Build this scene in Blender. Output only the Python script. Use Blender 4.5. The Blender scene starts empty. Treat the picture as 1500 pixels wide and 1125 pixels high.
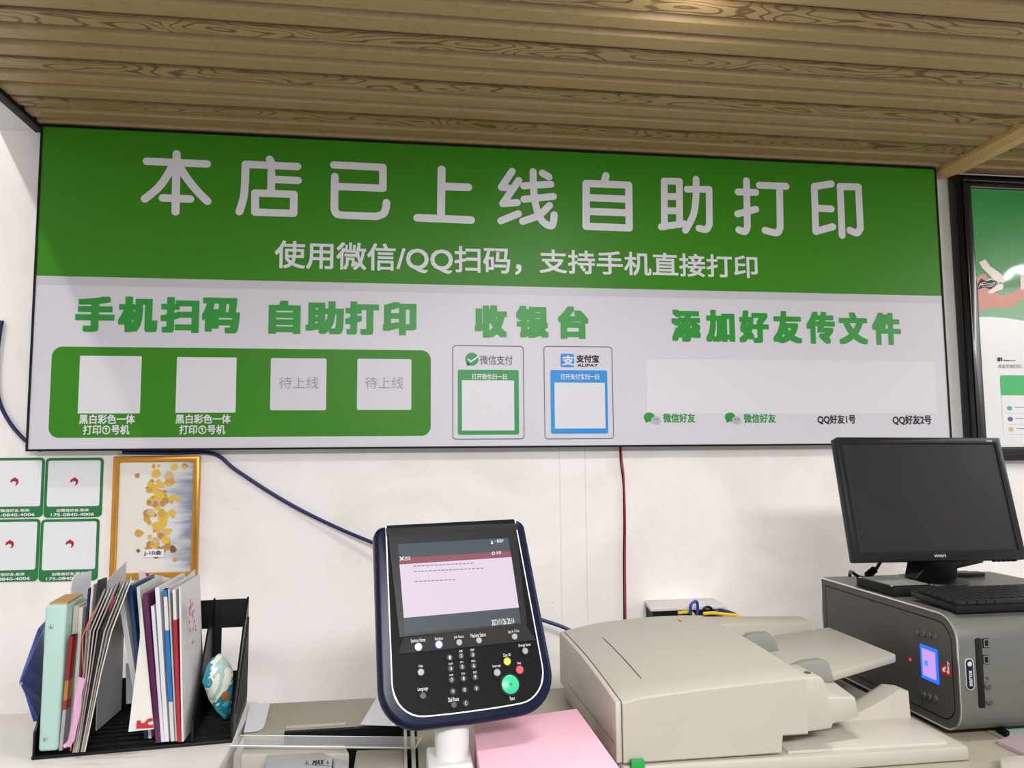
import bpy, bmesh, math, random
from mathutils import Vector, Matrix
random.seed(7)
S = bpy.context.scene
COL = S.collection
EZ = 1.5                                   # height of the eye above the floor
FOC, CX, CY = 1127.0, 750.0, 562.5
YAW, PITCH, ROLL = 0.1432, 0.0888, -0.0085

# ------------------------------------------------------------------ camera
_d = Vector((math.sin(YAW) * math.cos(PITCH), math.cos(YAW) * math.cos(PITCH), math.sin(PITCH)))
_r0 = Vector((math.cos(YAW), -math.sin(YAW), 0)); _u0 = _r0.cross(_d)
_r = math.cos(ROLL) * _r0 + math.sin(ROLL) * _u0
_u = -math.sin(ROLL) * _r0 + math.cos(ROLL) * _u0
cam = bpy.data.cameras.new('camera'); cam.sensor_fit = 'HORIZONTAL'; cam.sensor_width = 36
cam.lens = 36 * FOC / 1500; cam.clip_start = .02
camo = bpy.data.objects.new('camera', cam); COL.objects.link(camo)
camo.matrix_world = Matrix(((_r.x, _u.x, -_d.x, 0), (_r.y, _u.y, -_d.y, 0), (_r.z, _u.z, -_d.z, EZ), (0, 0, 0, 1)))
S.camera = camo

# ------------------------------------------------------------------ world, lamps, exposure
S.view_settings.view_transform = 'Standard'; S.view_settings.look = 'None'
S.view_settings.gamma = 1; S.view_settings.use_curve_mapping = False
S.view_settings.exposure = 0.42
W = bpy.data.worlds.new('shop_daylight'); S.world = W; W.use_nodes = True
W.node_tree.nodes['Background'].inputs[0].default_value = (.975, .985, 1, 1)
W.node_tree.nodes['Background'].inputs[1].default_value = .30

def lamp(name, kind, loc, energy, color=(1, 1, 1), size=(.1, .1), aim=None):
    l = bpy.data.lights.new(name, kind); l.energy = energy; l.color = color
    if kind == 'AREA': l.shape = 'RECTANGLE'; l.size, l.size_y = size
    else: l.shadow_soft_size = size[0]
    o = bpy.data.objects.new(name, l); COL.objects.link(o); o.location = (loc[0], loc[1], loc[2] + EZ)
    if aim:
        v = Vector(aim) - Vector(loc); o.rotation_euler = v.to_track_quat('-Z', 'Y').to_euler()
    return o
lamp('tube_light_near', 'AREA', (.65, 1.15, .97), 10, (.97, .98, 1), (.5, .12), (.65, 1.16, -1))
lamp('tube_light_right', 'AREA', (3.4, .8, .97), 26, (.97, .98, 1), (.05, 1.2), (3.4, .81, -1))
lamp('tube_light_behind', 'AREA', (.3, -1.1, .97), 150, (.97, .98, 1), (1.6, .6), (.3, -1.09, -1))
lamp('ceiling_spot', 'POINT', (.655, 1.50, .96), 1.3, (.98, .98, .96), (.03, .03))
lamp('left_bay_lamp', 'POINT', (-1.72, 1.55, 2.05), 92, (1, .99, .97), (.04, .04))

# ------------------------------------------------------------------ helpers
def ray(px, py): return _d + _r * ((px - CX) / FOC) - _u * ((py - CY) / FOC)
EYE = Vector((0, 0, EZ))
def atY(px, py, Y): v = ray(px, py); return EYE + v * (Y / v.y)
def atX(px, py, X): v = ray(px, py); return EYE + v * (X / v.x)
def atZ(px, py, Z): v = ray(px, py); return EYE + v * (Z / v.z)        # Z below the eye

def lin(c):
    c = c / 255.0
    return c / 12.92 if c <= .04045 else ((c + .055) / 1.055) ** 2.4
def col(*c): return (lin(c[0]), lin(c[1]), lin(c[2]), 1)

def mat(name, c, rough=.55, metal=0, emit=None, es=0, spec=.5, noise=0, nscale=12, bump=0, bscale=200, coat=0, trans=0, alpha=1):
    m = bpy.data.materials.new(name); m.use_nodes = True
    nt = m.node_tree; b = nt.nodes['Principled BSDF']
    b.inputs['Base Color'].default_value = col(*c); b.inputs['Roughness'].default_value = rough
    b.inputs['Metallic'].default_value = metal; b.inputs['Specular IOR Level'].default_value = spec
    b.inputs['Coat Weight'].default_value = coat; b.inputs['Coat Roughness'].default_value = .05
    b.inputs['Transmission Weight'].default_value = trans
    b.inputs['Alpha'].default_value = alpha
    if emit:
        b.inputs['Emission Color'].default_value = col(*emit); b.inputs['Emission Strength'].default_value = es
    tc = nt.nodes.new('ShaderNodeNewGeometry')
    if noise:
        n = nt.nodes.new('ShaderNodeTexNoise'); n.inputs['Scale'].default_value = nscale; n.inputs['Detail'].default_value = 4
        nt.links.new(tc.outputs['Position'], n.inputs['Vector'])
        mx = nt.nodes.new('ShaderNodeMix'); mx.data_type = 'RGBA'
        k = [max(0, v * (1 - noise)) for v in c]; k2 = [min(255, v * (1 + noise * .6)) for v in c]
        mx.inputs['A'].default_value = col(*k); mx.inputs['B'].default_value = col(*k2)
        nt.links.new(n.outputs['Fac'], mx.inputs['Factor']); nt.links.new(mx.outputs['Result'], b.inputs['Base Color'])
    if bump:
        n = nt.nodes.new('ShaderNodeTexNoise'); n.inputs['Scale'].default_value = bscale
        nt.links.new(tc.outputs['Position'], n.inputs['Vector'])
        bp = nt.nodes.new('ShaderNodeBump'); bp.inputs['Strength'].default_value = bump; bp.inputs['Distance'].default_value = .01
        nt.links.new(n.outputs['Fac'], bp.inputs['Height']); nt.links.new(bp.outputs['Normal'], b.inputs['Normal'])
        if coat: nt.links.new(bp.outputs['Normal'], b.inputs['Coat Normal'])
    return m

class Pl:
    """a plane in the room: origin O, right U, up V, N towards the viewer"""
    def __init__(s, O, U, V):
        s.O = Vector(O); s.U = Vector(U).normalized(); s.V = Vector(V); s.V = (s.V - s.U * s.V.dot(s.U)).normalized()
        s.N = s.U.cross(s.V)
    def px(s, x, y):
        v = ray(x, y); t = (s.O - EYE).dot(s.N) / v.dot(s.N); p = EYE + v * t - s.O
        return (p.dot(s.U), p.dot(s.V))
    def pt(s, a, b, n=0): return s.O + s.U * a + s.V * b + s.N * n

class MB:
    def __init__(s): s.v = []; s.f = []
    def add(s, vs, fs):
        k = len(s.v); s.v += [Vector(p) for p in vs]; s.f += [tuple(i + k for i in f) for f in fs]; return s
    def hexa(s, p):      # 8 points: bottom 4 then top 4
        return s.add(p, [(3, 2, 1, 0), (4, 5, 6, 7), (0, 1, 5, 4), (1, 2, 6, 5), (2, 3, 7, 6), (3, 0, 4, 7)])
    def box(s, x0, x1, y0, y1, z0, z1):
        return s.hexa([(x0, y0, z0), (x1, y0, z0), (x1, y1, z0), (x0, y1, z0), (x0, y0, z1), (x1, y0, z1), (x1, y1, z1), (x0, y1, z1)])
    def pbox(s, pl, a0, a1, b0, b1, n0, n1):
        return s.hexa([pl.pt(a, b, n) for n in (n0, n1) for a, b in ((a0, b0), (a1, b0), (a1, b1), (a0, b1))])
    def prism(s, poly, vec):
        n = len(poly); vec = Vector(vec)
        return s.add([Vector(p) for p in poly] + [Vector(p) + vec for p in poly],
              [tuple(range(n - 1, -1, -1)), tuple(range(n, 2 * n))] + [(i, (i + 1) % n, n + (i + 1) % n, n + i) for i in range(n)])
    def flat(s, pl, poly, n): return s.add([pl.pt(a, b, n) for a, b in poly], [tuple(range(len(poly)))])
    def pprism(s, pl, poly, n0, n1): return s.prism([pl.pt(a, b, n0) for a, b in poly], pl.N * (n1 - n0))
    def ring(s, pl, outer, inner, n0, n1):
        n = len(outer)
        vs = [pl.pt(a, b, n1) for a, b in outer] + [pl.pt(a, b, n1) for a, b in inner] + [pl.pt(a, b, n0) for a, b in outer] + [pl.pt(a, b, n0) for a, b in inner]
        fs = []
        for i in range(n):
            j = (i + 1) % n
            fs += [(i, j, n + j, n + i), (2 * n + i, 2 * n + j, j, i), (n + i, n + j, 3 * n + j, 3 * n + i), (3 * n + i, 3 * n + j, 2 * n + j, 2 * n + i)]
        return s.add(vs, fs)
    def tube(s, pts, r, k=8, smooth=3):
        P = [Vector(p) for p in pts]
        if smooth and len(P) > 2:
            Q = []
            for i in range(len(P) - 1):
                a, b, c, d_ = P[max(i - 1, 0)], P[i], P[i + 1], P[min(i + 2, len(P) - 1)]
                for q in range(smooth):
                    t = q / smooth
                    Q.append(.5 * ((2 * b) + (c - a) * t + (2 * a - 5 * b + 4 * c - d_) * t * t + (3 * b - a - 3 * c + d_) * t ** 3))
            P = Q + [P[-1]]
        vs = []; fs = []; n0 = Vector((0, 0, 1))
        for i, p in enumerate(P):
            t = (P[min(i + 1, len(P) - 1)] - P[max(i - 1, 0)]).normalized()
            e = n0 - t * n0.dot(t)
            if e.length < 1e-3: e = Vector((1, 0, 0)) - t * t.x
            e.normalize(); n0 = e; g = t.cross(e)
            vs += [p + (e * math.cos(2 * math.pi * q / k) + g * math.sin(2 * math.pi * q / k)) * r for q in range(k)]
        for i in range(len(P) - 1):
            fs += [(i * k + q, i * k + (q + 1) % k, (i + 1) * k + (q + 1) % k, (i + 1) * k + q) for q in range(k)]
        fs += [tuple(range(k - 1, -1, -1)), tuple(range((len(P) - 1) * k, len(P) * k))]
        return s.add(vs, fs)
    def rod(s, c, ax, prof, k=24):   # prof: list of (distance along axis, radius)
        c = Vector(c); ax = Vector(ax).normalized(); e = ax.orthogonal().normalized(); g = ax.cross(e)
        vs = []; fs = []
        for h, r in prof: vs += [c + ax * h + (e * math.cos(2 * math.pi * q / k) + g * math.sin(2 * math.pi * q / k)) * r for q in range(k)]
        m = len(prof)
        for i in range(m - 1):
            fs += [(i * k + q, i * k + (q + 1) % k, (i + 1) * k + (q + 1) % k, (i + 1) * k + q) for q in range(k)]
        fs += [tuple(range(k - 1, -1, -1)), tuple(range((m - 1) * k, m * k))]
        return s.add(vs, fs)
    def disc(s, pl, a, b, r, n, k=20):
        return s.flat(pl, [(a + r * math.cos(2 * math.pi * q / k), b + r * math.sin(2 * math.pi * q / k)) for q in range(k)], n)
    def grid(s, rows):   # rows of points
        m = len(rows[0]); vs = [p for r in rows for p in r]
        return s.add(vs, [(i * m + j, i * m + j + 1, (i + 1) * m + j + 1, (i + 1) * m + j) for i in range(len(rows) - 1) for j in range(m - 1)])
    def build(s, name, m, parent=None, bevel=0, seg=2, smooth=False, solid=0):
        off = parent_loc(parent)
        me = bpy.data.meshes.new(name); me.from_pydata([v - off for v in s.v], [], s.f); me.materials.append(m)
        bm = bmesh.new(); bm.from_mesh(me)
        if solid or bevel: bmesh.ops.remove_doubles(bm, verts=bm.verts, dist=1e-6)
        if solid: bmesh.ops.solidify(bm, geom=bm.faces[:], thickness=solid)
        bmesh.ops.recalc_face_normals(bm, faces=bm.faces)
        if bevel:
            ed = [e for e in bm.edges if len(e.link_faces) == 2 and e.calc_face_angle(0) > .5]
            bmesh.ops.bevel(bm, geom=ed, offset=bevel, segments=seg, profile=.5, affect='EDGES', clamp_overlap=True)
        if smooth or bevel:
            for f in bm.faces: f.smooth = True
        bm.to_mesh(me); bm.free()
        if smooth or bevel:
            try: me.set_sharp_from_angle(angle=math.radians(40))
            except Exception: pass
        o = bpy.data.objects.new(name, me); COL.objects.link(o)
        if parent: o.parent = parent
        return o

def parent_loc(p):
    v = Vector((0, 0, 0))
    while p is not None: v += p.location; p = p.parent
    return v
def tag(o, label, cat, group=None, kind=None):
    o['label'] = label; o['category'] = cat
    if group: o['group'] = group
    if kind: o['kind'] = kind
    return o
def thing(name, label, cat, loc, group=None):
    o = bpy.data.objects.new(name, None); COL.objects.link(o); o.location = loc; o.empty_display_size = .05
    return tag(o, label, cat, group)
def struct(o): o['kind'] = 'structure'; return o
def lab(o, t): o['label'] = t; return o

def rr(a0, b0, a1, b1, r, k=6, rb=None, mid=0):
    rb = r if rb is None else rb
    out = []
    for (ca, cb, s0, q) in ((a1 - r, b1 - r, 0, r), (a0 + r, b1 - r, 90, r), (a0 + rb, b0 + rb, 180, rb), (a1 - rb, b0 + rb, 270, rb)):
        for i in range(k + 1):
            t = math.radians(s0 + 90 * i / k); out.append((ca + q * math.cos(t), cb + q * math.sin(t)))
        if s0 == 180: out += [(ca + (a1 - rb - ca) * j / (mid + 1), b0) for j in range(1, mid + 1)]
    return out

_tc = {}
def text_mb(mb, s, pl, a0, b0, a1, b1, n=.0006, bold=0, keep=False):
    """lettering filling the rectangle a0..a1, b0..b1 of a plane"""
    if s not in _tc:
        c = bpy.data.curves.new('lettering', 'FONT'); c.body = s; c.resolution_u = 3
        o = bpy.data.objects.new('lettering', c); COL.objects.link(o)
        me = bpy.data.meshes.new_from_object(o.evaluated_get(bpy.context.evaluated_depsgraph_get()))
        _tc[s] = ([(v.co.x, v.co.y) for v in me.vertices], [tuple(p.vertices) for p in me.polygons])
        bpy.data.objects.remove(o); bpy.data.curves.remove(c); bpy.data.meshes.remove(me)
    vs, fs = _tc[s]
    x0 = min(v[0] for v in vs); x1 = max(v[0] for v in vs); y0 = min(v[1] for v in vs); y1 = max(v[1] for v in vs)
    bx, by = (bold, bold) if not isinstance(bold, tuple) else bold
    A0, A1, B0, B1 = a0 + bx, a1 - bx, b0 + by, b1 - by
    sx = (A1 - A0) / (x1 - x0); sy = (B1 - B0) / max(y1 - y0, 1e-6)
    if keep: sx = sy
    shifts = [(0, 0)]
    if bx: shifts = [(i * bx, j * by) for i in (-1, 0, 1) for j in (-1, 0, 1)]
    for i, (dx, dy) in enumerate(shifts):
        mb.add([pl.pt(A0 + (x - x0) * sx + dx, B0 + (y - y0) * sy + dy, n + i * 3e-5) for x, y in vs], fs)
    return mb
def text_px(mb, s, pl, x0, y0, x1, y1, n=.0006, bold=0, keep=False):
    a0, b1 = pl.px(x0, y0); a1, b0 = pl.px(x1, y1)
    return text_mb(mb, s, pl, a0, b0, a1, b1, n, bold, keep)
def stroke(mb, pl, pts, w, n, closed=False):
    P = list(pts) + ([pts[0]] if closed else [])
    n += (len(mb.f) % 97) * 6e-6
    for p, q in zip(P, P[1:]):
        n += 6e-6
        dx, dy = q[0] - p[0], q[1] - p[1]; L = math.hypot(dx, dy) or 1e-9
        ox, oy = -dy / L * w / 2, dx / L * w / 2
        mb.flat(pl, [(p[0] + ox, p[1] + oy), (p[0] - ox, p[1] - oy), (q[0] - ox, q[1] - oy), (q[0] + ox, q[1] + oy)], n)
    for p in P:
        n += 6e-6; mb.disc(pl, p[0], p[1], w / 2, n)
def curve2(pts, k=5):
    P = [Vector((p[0], p[1], 0)) for p in pts]; Q = []
    for i in range(len(P) - 1):
        a, b, c, d_ = P[max(i - 1, 0)], P[i], P[i + 1], P[min(i + 2, len(P) - 1)]
        for q in range(k):
            t = q / k; Q.append(.5 * ((2 * b) + (c - a) * t + (2 * a - 5 * b + 4 * c - d_) * t * t + (3 * b - a - 3 * c + d_) * t ** 3))
    return [(v.x, v.y) for v in Q] + [tuple(pts[-1])]
def quad_px(mb, pl, pts, n): return mb.flat(pl, [pl.px(*p) for p in pts], n)
def rect_px(pl, x0, y0, x1, y1):
    a0, b1 = pl.px(x0, y0); a1, b0 = pl.px(x1, y1); return a0, b0, a1, b1

# ------------------------------------------------------------------ materials
def wall_material():
    m = mat('painted_plaster', (231, 226, 222), .7); nt = m.node_tree; b = nt.nodes['Principled BSDF']; g = nt.nodes['Geometry']
    n1 = nt.nodes.new('ShaderNodeTexNoise'); n1.inputs['Scale'].default_value = 2.2; n1.inputs['Detail'].default_value = 7; n1.inputs['Roughness'].default_value = .62
    n1.inputs['Distortion'].default_value = .8
    nt.links.new(g.outputs['Position'], n1.inputs['Vector'])
    r1 = nt.nodes.new('ShaderNodeValToRGB'); r1.color_ramp.elements[0].position = .36; r1.color_ramp.elements[1].position = .56
    r1.color_ramp.elements[0].color = col(236, 230, 226); r1.color_ramp.elements[1].color = col(246, 241, 238)
    nt.links.new(n1.outputs['Fac'], r1.inputs['Fac'])
    v = nt.nodes.new('ShaderNodeTexNoise'); v.inputs['Scale'].default_value = 46; v.inputs['Detail'].default_value = 2
    nt.links.new(g.outputs['Position'], v.inputs['Vector'])
    r2 = nt.nodes.new('ShaderNodeValToRGB'); r2.color_ramp.elements[0].position = .735; r2.color_ramp.elements[1].position = .78
    r2.color_ramp.elements[0].color = (1, 1, 1, 1); r2.color_ramp.elements[1].color = (.55, .52, .5, 1)
    nt.links.new(v.outputs['Fac'], r2.inputs['Fac'])
    mx = nt.nodes.new('ShaderNodeMix'); mx.data_type = 'RGBA'; mx.blend_type = 'MULTIPLY'; mx.inputs['Factor'].default_value = .5
    nt.links.new(r1.outputs['Color'], mx.inputs['A']); nt.links.new(r2.outputs['Color'], mx.inputs['B'])
    # board joints: thin vertical lines
    sp = nt.nodes.new('ShaderNodeSeparateXYZ'); nt.links.new(g.outputs['Position'], sp.inputs[0])
    last = mx.outputs['Result']
    for x0 in (.603, .517):
        s1 = nt.nodes.new('ShaderNodeMath'); s1.operation = 'SUBTRACT'; s1.inputs[1].default_value = x0; nt.links.new(sp.outputs['X'], s1.inputs[0])
        s2 = nt.nodes.new('ShaderNodeMath'); s2.operation = 'ABSOLUTE'; nt.links.new(s1.outputs[0], s2.inputs[0])
        s3 = nt.nodes.new('ShaderNodeMath'); s3.operation = 'LESS_THAN'; s3.inputs[1].default_value = .0011; nt.links.new(s2.outputs[0], s3.inputs[0])
        s4 = nt.nodes.new('ShaderNodeMath'); s4.operation = 'MULTIPLY'; s4.inputs[1].default_value = .28; nt.links.new(s3.outputs[0], s4.inputs[0])
        k = nt.nodes.new('ShaderNodeMix'); k.data_type = 'RGBA'; k.inputs['B'].default_value = col(120, 112, 105)
        nt.links.new(s4.outputs[0], k.inputs['Factor']); nt.links.new(last, k.inputs['A']); last = k.outputs['Result']
    nt.links.new(last, b.inputs['Base Color'])
    bp = nt.nodes.new('ShaderNodeBump'); bp.inputs['Strength'].default_value = .15; bp.inputs['Distance'].default_value = .01
    nt.links.new(n1.outputs['Fac'], bp.inputs['Height']); nt.links.new(bp.outputs['Normal'], b.inputs['Normal'])
    return m
def wood_material(name, base, dark, groove):
    m = mat(name, base, .42, spec=.4); nt = m.node_tree; b = nt.nodes['Principled BSDF']; g = nt.nodes['Geometry']
    def math_(op, a, bb=None):
        n = nt.nodes.new('ShaderNodeMath'); n.operation = op
        for i, q in enumerate((a, bb)):
            if q is None: continue
            if isinstance(q, (int, float)): n.inputs[i].default_value = q
            else: nt.links.new(q, n.inputs[i])
        return n.outputs[0]
    sp = nt.nodes.new('ShaderNodeSeparateXYZ'); nt.links.new(g.outputs['Position'], sp.inputs[0])
    cmb = nt.nodes.new('ShaderNodeCombineXYZ')
    nt.links.new(math_('MULTIPLY', sp.outputs['X'], 3.0), cmb.inputs[0]); nt.links.new(math_('MULTIPLY', sp.outputs['Y'], 11.0), cmb.inputs[1])
    n1 = nt.nodes.new('ShaderNodeTexNoise'); n1.inputs['Scale'].default_value = 1.0; n1.inputs['Detail'].default_value = 1.6; n1.inputs['Roughness'].default_value = .45
    nt.links.new(cmb.outputs[0], n1.inputs['Vector'])
    bands = math_('SINE', math_('MULTIPLY', n1.outputs['Fac'], 96.0))
    # cathedral figure only on one strip of each three
    ph = math_('FRACT', math_('DIVIDE', math_('SUBTRACT', sp.outputs['Y'], 2.038 - .232 * 10), .232))
    strip = math_('LESS_THAN', ph, .36)
    strip2 = math_('ADD', math_('MULTIPLY', strip, .85), .16)
    r = nt.nodes.new('ShaderNodeValToRGB'); r.color_ramp.elements[0].position = .45; r.color_ramp.elements[1].position = .95
    nt.links.new(bands, r.inputs['Fac'])
    fine = nt.nodes.new('ShaderNodeTexNoise'); fine.inputs['Scale'].default_value = 1; fine.inputs['Detail'].default_value = 3
    c2 = nt.nodes.new('ShaderNodeCombineXYZ')
    nt.links.new(math_('MULTIPLY', sp.outputs['X'], 7.0), c2.inputs[0]); nt.links.new(math_('MULTIPLY', sp.outputs['Y'], 260.0), c2.inputs[1])
    nt.links.new(c2.outputs[0], fine.inputs['Vector'])
    f = math_('MULTIPLY', r.outputs['Color'], strip2)
    f = math_('ADD', math_('MULTIPLY', f, .75), math_('MULTIPLY', fine.outputs['Fac'], .28))
    mx = nt.nodes.new('ShaderNodeMix'); mx.data_type = 'RGBA'; mx.inputs['A'].default_value = col(*base); mx.inputs['B'].default_value = col(*dark)
    nt.links.new(f, mx.inputs['Factor'])
    # groove shading painted into the wood colour as a soft dark stripe
    ph2 = math_('FRACT', math_('DIVIDE', math_('SUBTRACT', sp.outputs['Y'], 2.038 - .232 * 10 - .232 / 6), .232 / 3))
    gd = math_('ABSOLUTE', math_('SUBTRACT', ph2, .5))
    gr = math_('MULTIPLY', math_('MAXIMUM', math_('SUBTRACT', 1.0, math_('DIVIDE', gd, .2)), 0.0), 1.25); gr = math_('MINIMUM', gr, 1.0)
    mx2 = nt.nodes.new('ShaderNodeMix'); mx2.data_type = 'RGBA'; mx2.inputs['B'].default_value = col(*groove)
    nt.links.new(math_('MULTIPLY', gr, .85), mx2.inputs['Factor']); nt.links.new(mx.outputs['Result'], mx2.inputs['A'])
    nt.links.new(mx2.outputs['Result'], b.inputs['Base Color'])
    return m
M = dict(
    wall=wall_material(),
    wood=wood_material('wood_grain_panel', (166, 140, 94), (92, 66, 36), (74, 49, 25)),
    batten=mat('pale_wood', (206, 168, 112), .45, noise=.12, nscale=20),
    black=mat('black_plastic', (11, 11, 12), .4, spec=.3, noise=.15, nscale=40),
    blackm=mat('matt_black', (9, 9, 10), .6, spec=.25),
    white=mat('white_plastic', (214, 210, 208), .4),
    floor=mat('grey_floor_tile', (170, 170, 172), .5, noise=.08),
    soffit=mat('white_emulsion', (226, 226, 226), .7),
    vinyl=mat('sign_vinyl', (210, 207, 216), .36, spec=.35),
    green=mat('green_print', (58, 130, 26), .38, spec=.22),
    greend=mat('green_letters', (34, 144, 44), .4),
    band=mat('grey_band_print', (192, 191, 198), .36),
    letter=mat('white_letters', (218, 217, 224), .4),
    greyt=mat('grey_letters', (150, 150, 156), .5),
    darkt=mat('dark_letters', (40, 44, 46), .5),
    ink=mat('black_letters', (14, 14, 14), .5),
    card=mat('pale_panel', (216, 215, 222), .4),
    wgreen=mat('payment_green', (24, 140, 60), .4), wblue=mat('payment_blue', (0, 138, 214), .4),
    line=mat('outline_grey_green', (96, 120, 112), .5),
    frame=mat('black_gloss_frame', (5, 5, 7), .16, spec=.4),
    pgreen=mat('poster_green', (0, 138, 46), .4, bump=.6, bscale=3.2, coat=.45),
    pwhite=mat('poster_white', (228, 230, 230), .4, bump=.6, bscale=3.2, coat=.45),
    skin=mat('poster_brown', (190, 92, 48), .3), pcream=mat('poster_cream', (226, 214, 200), .3),
    sgreen=mat('sticker_green', (22, 120, 58), .35), swhite=mat('sticker_white', (232, 232, 236), .35), sred=mat('emblem_red', (168, 26, 36), .4),
    gold=mat('gold_frame', (200, 142, 50), .32, metal=.55, noise=.12, nscale=30),
    navy=mat('navy_plastic', (7, 16, 42), .34, spec=.22),
    bezel=mat('charcoal_panel', (9, 9, 9), .5, spec=.1, noise=.1, nscale=60), bezel2=mat('graphite_strip', (40, 38, 36), .55, spec=.12, noise=.06, nscale=60),
    cream=mat('cream_plastic', (170, 165, 152), .45, noise=.015, nscale=8), cream2=mat('cream_light', (180, 174, 161), .45),
    beige=mat('beige_plastic', (152, 146, 128), .5), taupe=mat('taupe_plastic', (158, 150, 136), .5),
    guide=mat('grey_guide', (124, 124, 117), .5), slate=mat('pale_grey_plastic', (176, 176, 180), .45),
    silver=mat('silver_case', (106, 106, 101), .42, metal=.35, spec=.5), gun=mat('gunmetal_panel', (74, 72, 68), .42, metal=.2),
    chrome=mat('bright_edge', (226, 226, 226), .2, metal=.9), steel=mat('brushed_steel', (170, 170, 174), .3, metal=.9),
    pink=mat('pink_paper', (226, 172, 188), .7, noise=.015, nscale=30), paper=mat('white_paper', (214, 214, 220), .7),
    bluec=mat('blue_cable', (22, 52, 140), .4), dbluec=mat('dark_blue_cable', (14, 26, 84), .4), yel=mat('yellow_cable', (226, 190, 30), .4), red=mat('red_wire', (176, 26, 34), .45),
    clear=mat('clear_plastic', (236, 238, 238), .15, alpha=.2), 
)

# ------------------------------------------------------------------ setting
YW = 2.5; ZC = 1.015 + EZ
struct(MB().box(-3.2, 3.6, YW, YW + .12, 0, 3.6).build('wall_back', M['wall']))
struct(MB().box(-3.32, -3.2, -2.6, YW + .12, 0, 3.6).build('wall_left', M['wall']))
struct(MB().box(3.6, 3.72, -2.6, YW + .12, 0, 3.6).build('wall_right', M['wall']))
struct(MB().box(-3.2, 3.6, -2.6, YW, -.1, 0).build('floor', M['floor']))

# ribbed ceiling: one profile across the ribs, run along X
def rib_profile():
    p = []; y = 2.038 + .232 * 2 - .0
    pitch = .232 / 3
    k0 = -60; pts = []
    k = 0
    yy = 2.038 + 6 * pitch
    while yy > -2.6:
        joint = (k % 3 == 0)
        if joint: pts += [(yy + .0075, 0), (yy + .0022, .004), (yy + .0022, .016), (yy - .0022, .016), (yy - .0022, .004), (yy - .0075, 0)]
        else: pts += [(yy + .017, 0), (yy + .006, .014), (yy - .006, .014), (yy - .017, 0)]
        yy -= pitch; k += 1
    pts = [q for q in pts if q[0] < YW - .001]
    return [(YW, 0)] + pts + [(-2.6, 0)]
prof = rib_profile()
def ribbed(x0, x1, z):
    poly = [(x0, y, z + h) for y, h in prof] + [(x0, -2.6, z + .03), (x0, YW, z + .03)]
    return MB().prism(poly, (x1 - x0, 0, 0))
struct(ribbed(-1.10, 1.925, ZC).build('ceiling', M['wood']))
struct(ribbed(2.01, 3.6, ZC).build('ceiling_right', M['wood']))
struct(MB().box(-1.13, -1.10, -2.6, YW, ZC - .012, ZC + .03).build('trim_1', M['blackm'], bevel=.002))
struct(MB().box(-1.235, -1.13, -2.6, YW, ZC - .008, ZC + .35).build('trim_2', M['soffit']))
struct(MB().prism([(1.925, -2.6, ZC + .03), (1.928, -2.6, ZC - .012), (1.95, -2.6, ZC - .03), (2.005, -2.6, ZC - .022), (2.012, -2.6, ZC + .03)], (0, YW + 2.6, 0)).build('trim_3', M['batten']))
struct(MB().box(-3.2, -1.235, -2.6, YW, 3.55, 3.6).build('ceiling_left', M['soffit']))

# ------------------------------------------------------------------ the big sign
SY = 2.45
SP = Pl((0, SY, EZ), (1, 0, 0), (0, 0, 1))
sx0, sx1, sz0, sz1 = -1.0934, 1.9055, .0153, 1.0103
sign = thing('sign_board', 'wide green and white wall sign with big white headline lettering', 'sign', (.4, YW, EZ + sz0))
t = .006
MB().box(sx0 + t, sx1 - t, SY + .002, SY + .028, EZ + sz0 + t, EZ + sz1 - t).build('face_panel', M['vinyl'], sign)
for zz_ in (.25, .80): MB().box(sx0 + .2, sx1 - .2, SY + .0285, YW - .0004, EZ + zz_, EZ + zz_ + .04).build('mounting_rail', M['blackm'], sign)
fr = MB(); o_ = [(sx0, sz0), (sx1, sz0), (sx1, sz1), (sx0, sz1)]; i_ = [(sx0 + t, sz0 + t), (sx1 - t, sz0 + t), (sx1 - t, sz1 - t), (sx0 + t, sz1 - t)]
fr.ring(SP, o_, i_, -.030, .001); fr.build('frame', M['blackm'], sign)
FP = Pl((0, SY + .002, EZ), (1, 0, 0), (0, 0, 1))
bz = sum(FP.px(*p)[1] for p in ((51.7, 400.7), (500, 414), (1381, 436))) / 3
bz2 = sum(FP.px(*p)[1] for p in ((50, 413), (500, 426), (1382, 448))) / 3
MB().flat(FP, [(sx0 + t, bz), (sx1 - t, bz), (sx1 - t, sz1 - t), (sx0 + t, sz1 - t)], .0004).build('green_band', M['green'], sign)
MB().flat(FP, [(sx0 + t, bz2), (sx1 - t, bz2), (sx1 - t, bz), (sx0 + t, bz)], .0004).build('grey_stripe', M['band'], sign)
HEAD = []
CH = [0]
def zz(x0, y0, sc, w, items):
    CH[0] += 1
    for it in items:
        cl = it[0] == 'c'; pts = it[1:] if it[0] in ('c', 's') else it
        sm = it[0] == 's'
        HEAD.append(([(x0 + p[0] / sc, y0 + p[1] / sc) for p in pts], w, cl, sm, CH[0]))
zz(200, 210, 5.769, 12.0, [[(88, 152), (595, 175)], [(340, 90), (330, 578)], ['s', (315, 170), (265, 265), (190, 370), (72, 470)], ['s', (360, 190), (430, 300), (515, 405), (600, 490)], [(222, 462), (455, 472)]])
zz(200, 210, 5.769, 11.4, [[(1125, 135), (1150, 180)], [(1360, 197), (922, 178), (918, 330)], ['s', (918, 330), (905, 460), (870, 578)], [(1140, 240), (1138, 420)], [(1150, 305), (1365, 315)], ['c', (1003, 420), (1330, 432), (1328, 592), (1003, 582)]])
zz(460, 225, 5.769, 11.2, [[(168, 97), (582, 117), (582, 294), (180, 278)], [(176, 195), (172, 470)], ['s', (172, 470), (195, 512), (260, 522)], [(260, 522), (525, 532)], ['s', (525, 532), (585, 510), (608, 460), (612, 415)]])
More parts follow.
